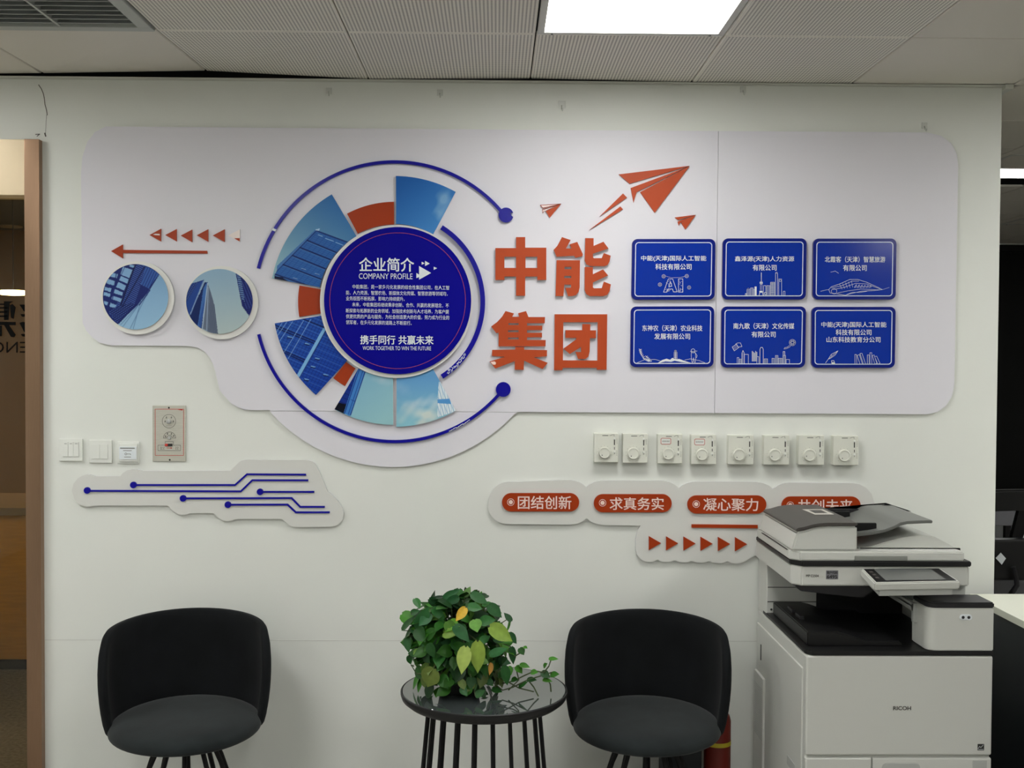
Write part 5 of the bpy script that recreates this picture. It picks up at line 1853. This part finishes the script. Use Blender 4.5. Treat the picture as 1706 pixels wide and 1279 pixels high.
# rear wall of the cavity and posts
zs0 = W(1450, 976, Ys).z
zs1 = W(1450, 943, Ys).z
Yp = -0.17
xs0, xs1 = W(1321.5, 958, Ys).x, W(1616, 958, Ys).x
cbox('rear_column', xl, xr-0.02, Yp, Yr, zb-0.002, zs0+0.01, m_cop, 0.004)
mb = MB()
z_a, z_b = W(1300, 978, Yp).z, W(1300, 1002, Yp).z
for zz in (z_a, z_b):
    mb.box(xl+0.004, xl+0.20, Yp-0.0012, Yp, zz-0.0012, zz+0.0012)
mb.build('panel_seam', m_ink, cop, smooth=0)
w = W(1285, 1015, Yp)
MB().lathe([(0, 0), (0.004, 0), (0.004, 0.001), (0, 0.001)], (w.x, Yp, w.z), 12, axis='y').build('screw_hole', m_ink, cop)
cbox('cavity_shade', xl+0.18, xr-0.10, Yp-0.006, Yp-0.002, zt1, zs0, m_tray, 0.001)  # dark sheet over the rear wall, its colour stands for the cavity's shade
cbox('side_column', xs1-0.075, xs1, Ys+0.03, Yp, zt1, zs0+0.01, m_cop2, 0.004)
# output tray hump
xh0 = W(1342, 1060, Yf+0.05).x
Yh0 = Yf+0.06
h_front = [W(p[0], p[1], Yh0) for p in ((1345, 1074), (1345, 1052), (1392, 1052), (1410, 1056), (1442, 1067), (1500, 1068), (1500, 1074))]
prof = [(v.x, max(v.z, zt1)) for v in h_front]
zt2 = zt1+0.0005
prof = [(prof[0][0], zt2)] + prof[1:6] + [(prof[5][0]+0.01, zt2)]
MB().prism(prof, Yh0, Yp-0.02, bev=0.004).build('output_tray', m_blackp, cop)
for k in range(2):
    MB().box(prof[1][0]+0.02, prof[1][0]+0.035, Yh0+0.16+0.10*k, Yh0+0.22+0.10*k, prof[1][1]-0.002, prof[1][1]+0.012, bev=0.003).build('tray_stop', m_tray, cop)
# inner upper tray under the scanner
za = W(1334, 985, Ys+0.01).z
zb_ = W(1442, 996, Ys+0.01).z
prof = [(xs0+0.012, zs0), (xs0+0.014, za+0.012), (xs0+0.03, za), (xs0+0.16, (za+zb_)/2-0.004), (xs0+0.24, zb_), (xs0+0.24, zb_+0.006), (xs0+0.30, zs0)]
MB().prism(prof, Ys+0.015, Yp-0.01, bev=0.002).build('upper_tray', m_tray, cop)
# scanner body
prof = [(xs0, Ys+0.03), (xs0+0.028, Ys), (xs1-0.005, Ys), (xs1, Ys+0.005), (xs1, Yr), (xs0, Yr)]
MB().prism(prof, zs0, zs1, bev=0.004, axis='z').build('scanner_body', m_cop, cop)
zp1 = W(1450, 934.5, Ys).z
prof = [(xs0-0.004, Ys+0.032), (xs0+0.028, Ys-0.006), (xs1, Ys-0.006), (xs1+0.004, Ys), (xs1+0.004, Yr-0.02), (xs0-0.004, Yr-0.02)]
MB().prism(prof, zs1, zp1, bev=0.003, axis='z').build('gasket_plate', m_blackp, cop)
# lid
zl1 = W(1450, 918.5, Ys).z
xl0, xl1 = W(1318, 926, Ys).x, W(1606.5, 926, Ys).x
prof = [(xl0, Ys+0.03), (xl0+0.03, Ys-0.002), (xl1, Ys-0.002), (xl1, Yr-0.05), (xl0, Yr-0.05)]
lid = MB().prism(prof, zp1+0.0005, zl1, bev=0.004, axis='z').build('lid', m_cop, cop)
a, b = W(1423, 934, Ys), W(1512, 925.3, Ys)
MB().box(a.x, b.x, Ys-0.0035, Ys+0.004, zp1+0.001, b.z, bev=0.003).build('lid_grip', m_grip, lid)
# document feeder
Ya = Ys+0.004
Yb = Yr-0.07
xf1 = W(1428.5, 900, Ya).x
f_ = [W(p[0], p[1], Ya) for p in ((1319, 918.5), (1323, 903), (1328, 886), (1340, 884), (1354, 879.5), (1366, 877.5), (1380, 876.5), (1428.5, 876.5), (1428.8, 918.5))]
prof = [(v.x, v.z) for v in f_]
prof[0] = (prof[0][0], zl1+0.0005)
prof[-1] = (xf1, zl1+0.0005)
MB().prism(prof, Ya, Yb, bev=0.006).build('feeder_body', m_cop, cop)
g_ = [W(p[0], p[1], Ya-0.003) for p in ((1326, 885.5), (1325.5, 882.5), (1330, 879.5), (1340, 877.8), (1354, 873.8), (1366, 871.8), (1380, 870.8), (1429, 870.8))]
top = [(v.x, v.z) for v in g_]
und = [(x, z-0.0105) for x, z in top[2:][::-1]]
MB().prism(top+und, Ya-0.004, Yb-0.002, bev=0.003).build('feeder_lid', m_lid, cop)
mb = MB()
MB().box(xl0-0.0012, xl0+0.003, Ys+0.05, Yr-0.12, zl1-0.0045, zl1-0.0025).build('side_slit', m_ink, cop, smooth=0)
# sticker on the feeder lid and a white latch
zl_ = top[5][1]
p4 = [G(x, y, zl_+0.0) for x, y in ((1336, 849.5), (1371, 849.5), (1390, 858), (1358, 858.5))]
mb = MB()
mb.bm.faces.new([mb.bm.verts.new((v.x, v.y, zl_+0.0030)) for v in p4][::-1])
o = mb.build('paper_label', m_label, cop, smooth=0)
p4 = [G(x, y, zl_+0.0) for x, y in ((1347, 851), (1368, 851), (1379, 856), (1358, 856.3))]
mb = MB()
mb.bm.faces.new([mb.bm.verts.new((v.x, v.y, zl_+0.0034)) for v in p4][::-1])
mb.build('label_print', m_lid, o, smooth=0)
MB().box(xf1-0.004, xf1+0.02, Ya+0.20, Ya+0.22, zl_-0.03, zl_-0.008, bev=0.003).build('latch', m_print, cop)
MB().box(xf1-0.12, xf1+0.003, Ya+0.02, Yb-0.02, zl1+0.02, top[-1][1]-0.012).build('feeder_mouth', m_black, cop)
# feeder input tray
ti = [W(p[0], p[1], Ya+0.03) for p in ((1425, 889), (1452, 886), (1474, 882), (1490, 876), (1500, 870.5), (1512, 868), (1545, 866.5))]
xt1 = W(1560, 867, Ya+0.0).x
prof = [(v.x, v.z) for v in ti]+[(xt1, ti[-1].z)]
und = [(x, z-0.010) for x, z in prof[::-1]]
MB().prism(prof+und, Ya+0.03, Yb-0.02, bev=0.002).build('feeder_tray', m_tray2, cop)
for yy, nm in ((Ya+0.07, 'paper_guide'), (Yb-0.10, 'paper_guide')):
    MB().box(prof[0][0]+0.005, prof[0][0]+0.085, yy, yy+0.012, prof[0][1]-0.004, prof[0][1]+0.030, bev=0.004).build(nm, m_black, cop)
zr_ = W(1450, 847.5, Yb-0.03).z
MB().prism([(prof[0][0]-0.03, prof[0][1]-0.01), (prof[3][0], prof[3][1]-0.005), (xt1-0.01, prof[-1][1]-0.008), (xt1-0.012, prof[-1][1]+0.002), (W(1508, 847, Yb-0.03).x, zr_-0.003), (W(1490, 847, Yb-0.03).x, zr_), (prof[0][0]-0.03, zr_)], Yb-0.045, Yb-0.019, bev=0.002).build('tray_rail', m_tray, cop)
# white exit ramp below it
rp = [W(p[0], p[1], Ya+0.06) for p in ((1430, 912), (1450, 909), (1470, 903), (1500, 895), (1530, 890), (1555, 893), (1580, 906), (1596, 916))]
prof = [(v.x, v.z) for v in rp]
MB().prism([(prof[0][0], zl1+0.0004)]+prof+[(prof[-1][0], zl1+0.0004)], Ya+0.05, Yb-0.02, bev=0.003).build('exit_ramp', m_cop, cop)
# control panel
c4 = [W(1457.5, 971, Ys-0.14), W(1600, 968.5, Ys-0.14), W(1566, 946, Ys-0.015), W(1434, 947, Ys-0.015)]
up = Vector((0, 0, 1))
nrm = (c4[1]-c4[0]).cross(c4[3]-c4[0]).normalized()
th = nrm*0.026
cp = MB().hexa([c-th for c in c4]+c4, bev=0.004).build('control_panel', m_cop, cop)
def onp(u, v, h=0.0):
    return c4[0]*(1-u)*(1-v)+c4[1]*u*(1-v)+c4[2]*u*v+c4[3]*(1-u)*v+nrm*h
def slab(name, u0, u1, v0, v1, h0, h1, m, parent):
    return MB().hexa([onp(u0, v0, h0), onp(u1, v0, h0), onp(u1, v1, h0), onp(u0, v1, h0), onp(u0, v0, h1), onp(u1, v0, h1), onp(u1, v1, h1), onp(u0, v1, h1)]).build(name, m, parent, smooth=0)
slab('bezel', 0.03, 0.97, 0.07, 0.95, -0.002, 0.0010, m_black, cp)
slab('touch_screen', 0.15, 0.86, 0.13, 0.90, 0.0005, 0.0016, m_screen, cp)
for k in range(3):
    slab('button', 0.06, 0.10, 0.25+0.2*k, 0.37+0.2*k, 0.0005, 0.003, m_lid, cp)
slab('base_bracket', 0.07, 0.93, 0.06, 0.90, -0.046, -0.0255, m_cop2, cp)
# model plate and sticker on the scanner front
text('model_lettering', 'MP C2504', 1343, 1364, 956.8, 961.2, Ys, m_lid, cop, bold=0.01)
a, b = W(1376, 964.5, Ys), W(1396.5, 950, Ys)
s_ = MB().box(a.x, b.x, Ys-0.0008, Ys, a.z, b.z).build('number_sticker', m_sigsticker, cop, smooth=0)
text('lettering', '客户代码', 1377.5, 1395, 951, 956.3, Ys-0.0008, m_ink, s_, bold=0.02)
text('lettering', '6495', 1377.5, 1395, 957.5, 963.5, Ys-0.0008, m_ink, s_, bold=0.03)
# front right block
xb0 = W(1545, 1050, Yf).x
zbl = W(1600, 1013, Yf).z
zlt = W(1600, 1003.5, Yf).z
prof = []
R_ = 0.032
for k in range(9):
    an = PI+PI/2*k/8
    prof.append((xb0+R_+R_*math.cos(an), Yf+R_+R_*math.sin(an)))
prof += [(xr, Yf), (xr, Yf+0.13), (xb0, Yf+0.13)]
blk = MB().prism(prof, zt1+0.001, zbl, bev=0.003, axis='z').build('toner_block', m_cop, cop)
prof2 = []
for k in range(9):
    an = PI+PI/2*k/8
    prof2.append((xb0+R_+(R_+0.001)*math.cos(an), Yf+R_+(R_+0.001)*math.sin(an)))
prof2 += [(xr+0.001, Yf-0.001), (xr+0.001, Ys-0.003), (xb0-0.001, Ys-0.003)]
MB().prism(prof2, zbl, zlt, bev=0.004, axis='z').build('block_lid', m_tray, cop)
cbox('block_support', xb0+0.07, xr, Yf+0.12, Ys+0.05, zt1, zbl-0.001, m_cop2, 0.002)
mb = MB()
mb.box(xb0-0.012, xb0+0.004, Yf+0.085, Yf+0.105, zt1+0.07, zbl-0.004, bev=0.002)
mb.box(xb0-0.012, xb0-0.002, Yf+0.09, Yp-0.02, zt1+0.105, zt1+0.125, bev=0.002)
mb.box(xb0-0.012, xb0-0.002, Yf+0.09, Yp-0.02, zbl-0.02, zbl-0.004, bev=0.002)
mb.build('exit_frame', m_cop2, cop)
c = W(1609, 1028, Yf)
MB().prism(lobe(c.x-0.011, c.z, 0.009, 270, 90, 10)+lobe(c.x+0.011, c.z, 0.009, 90, -90, 10), Yf-0.002, Yf+0.002, bev=0.001).build('sensor_plate', m_print, blk)
for s in (-1, 1):
    MB().lathe([(0, 0), (0.005, 0), (0.004, 0.0015), (0, 0.0018)], (c.x+s*0.009, Yf-0.002, c.z), 16, axis='y').build('sensor_eye', m_tray, blk)

# ------------------------------------------------------------------ far side: cabinet, chair, screen
CZT = 0.78
e0, e1 = G(1706, 1033.5, CZT), G(1657, 1011, CZT)
xk = (e0.x+e1.x)/2
yfar = G(1690, 989, CZT).y
t = thing('low_cabinet', 'dark low cabinet with a cream top beside the copier', 'cabinet', (xk+0.4, (yfar-0.9)/2, 0))
MB().box(xk, xk+0.85, -0.95, yfar, CZT-0.025, CZT, bev=0.002).build('cabinet_top', m_desktop, t)
MB().box(xk+0.012, xk+0.84, -0.94, yfar-0.01, 0.0, CZT-0.025, bev=0.002).build('cabinet_body', m_desk, t)

OY = 1.05
t = thing('office_chair', 'black office chair with a white paper tag beyond the end of the wall', 'chair', (W(1700, 900, OY).x+0.05, OY+0.15, 0))
ox = W(1700, 900, OY).x+0.05
ztp, zbk = W(1690, 817, OY).z, W(1690, 853, OY).z
bm = MB()
prof = []
for k in range(13):
    u = -1+2*k/12
    prof.append((ox+0.25*u, OY-0.02+0.06*(1-u*u)))
prof += [(x, y+0.035) for x, y in prof[::-1]]
bm.prism(prof, zbk, ztp, bev=0.010, axis='z')
bm.build('headrest', m_blackp, t)
zs_ = W(1690, 897, OY).z
MB().hexa([(ox-0.07, OY+0.05, zs_-0.02), (ox-0.02, OY+0.05, zs_-0.02), (ox-0.02, OY+0.08, zs_-0.02), (ox-0.07, OY+0.08, zs_-0.02),
           (ox-0.03, OY+0.05, zbk+0.02), (ox+0.04, OY+0.05, zbk+0.02), (ox+0.04, OY+0.08, zbk+0.02), (ox-0.03, OY+0.08, zbk+0.02)]).build('spine', m_black, t)
MB().box(ox-0.25, ox+0.25, OY, OY+0.05, 0.60, zs_, bev=0.02).build('backrest', m_blackp, t)
MB().box(ox-0.25, ox+0.25, OY+0.02, OY+0.50, 0.45, 0.53, bev=0.03).build('seat', m_blackp, t)
MB().tube([(ox, OY+0.28, 0.08), (ox, OY+0.28, 0.45)], 0.028, 14).build('gas_column', m_black, t)
for k in range(5):
    a = 2*PI*k/5+0.3
    ex_, ey_ = ox+0.27*math.cos(a), OY+0.28+0.27*math.sin(a)
    MB().tube([(ox, OY+0.28, 0.11), (ex_, ey_, 0.075)], [0.022, 0.014], 8).build('base_arm', m_black, t)
    MB().lathe([(0, -0.02), (0.022, -0.02), (0.026, 0), (0.022, 0.02), (0, 0.02)], (ex_, ey_, 0.028), 14, axis='y').build('caster', m_black, t)
arm = [W(p[0], p[1], OY-0.03) for p in ((1688, 944), (1693, 962), (1694, 975), (1688, 984))]
MB().tube([v for v in arm]+[Vector((arm[-1].x, OY+0.03, arm[-1].z-0.05))], 0.012, 8).build('armrest', m_tray, t)
tg = [W(p[0], p[1], OY-0.012) for p in ((1659, 929.5), (1667.5, 920.5), (1676, 930), (1669, 940.5))]
mb = MB().cut([[(v.x, v.z) for v in tg]], OY-0.010, 0.002)
tg_ = mb.build('paper_tag', m_print, t, smooth=0)

SY_ = 2.0
a, b = W(1640, 898, SY_), W(1689, 850, SY_)
t = thing('desk_screen', 'grey desk divider seen behind the black office chair', 'screen', ((a.x+b.x)/2, SY_, 0))
MB().box(a.x, b.x, SY_, SY_+0.03, 0.72, b.z, bev=0.004).build('panel', m_sigsticker, t)
for s in (a.x+0.03, b.x-0.03):
    MB().box(s-0.015, s+0.015, SY_, SY_+0.03, 0, 0.72).build('leg', m_black, t)
a, b = W(1694, 898, SY_), W(1750, 850, SY_)
t = thing('paper_carton', 'white carton glimpsed behind the black office chair', 'box', ((a.x+b.x)/2, SY_+0.15, 0))
MB().box(a.x, b.x, SY_+0.0, SY_+0.3, 0.0, b.z, bev=0.004).build('carton', m_print, t)
MB().box(a.x-0.004, b.x+0.004, SY_-0.004, SY_+0.304, b.z-0.06, b.z+0.003, bev=0.003).build('carton_lid', m_print, t)
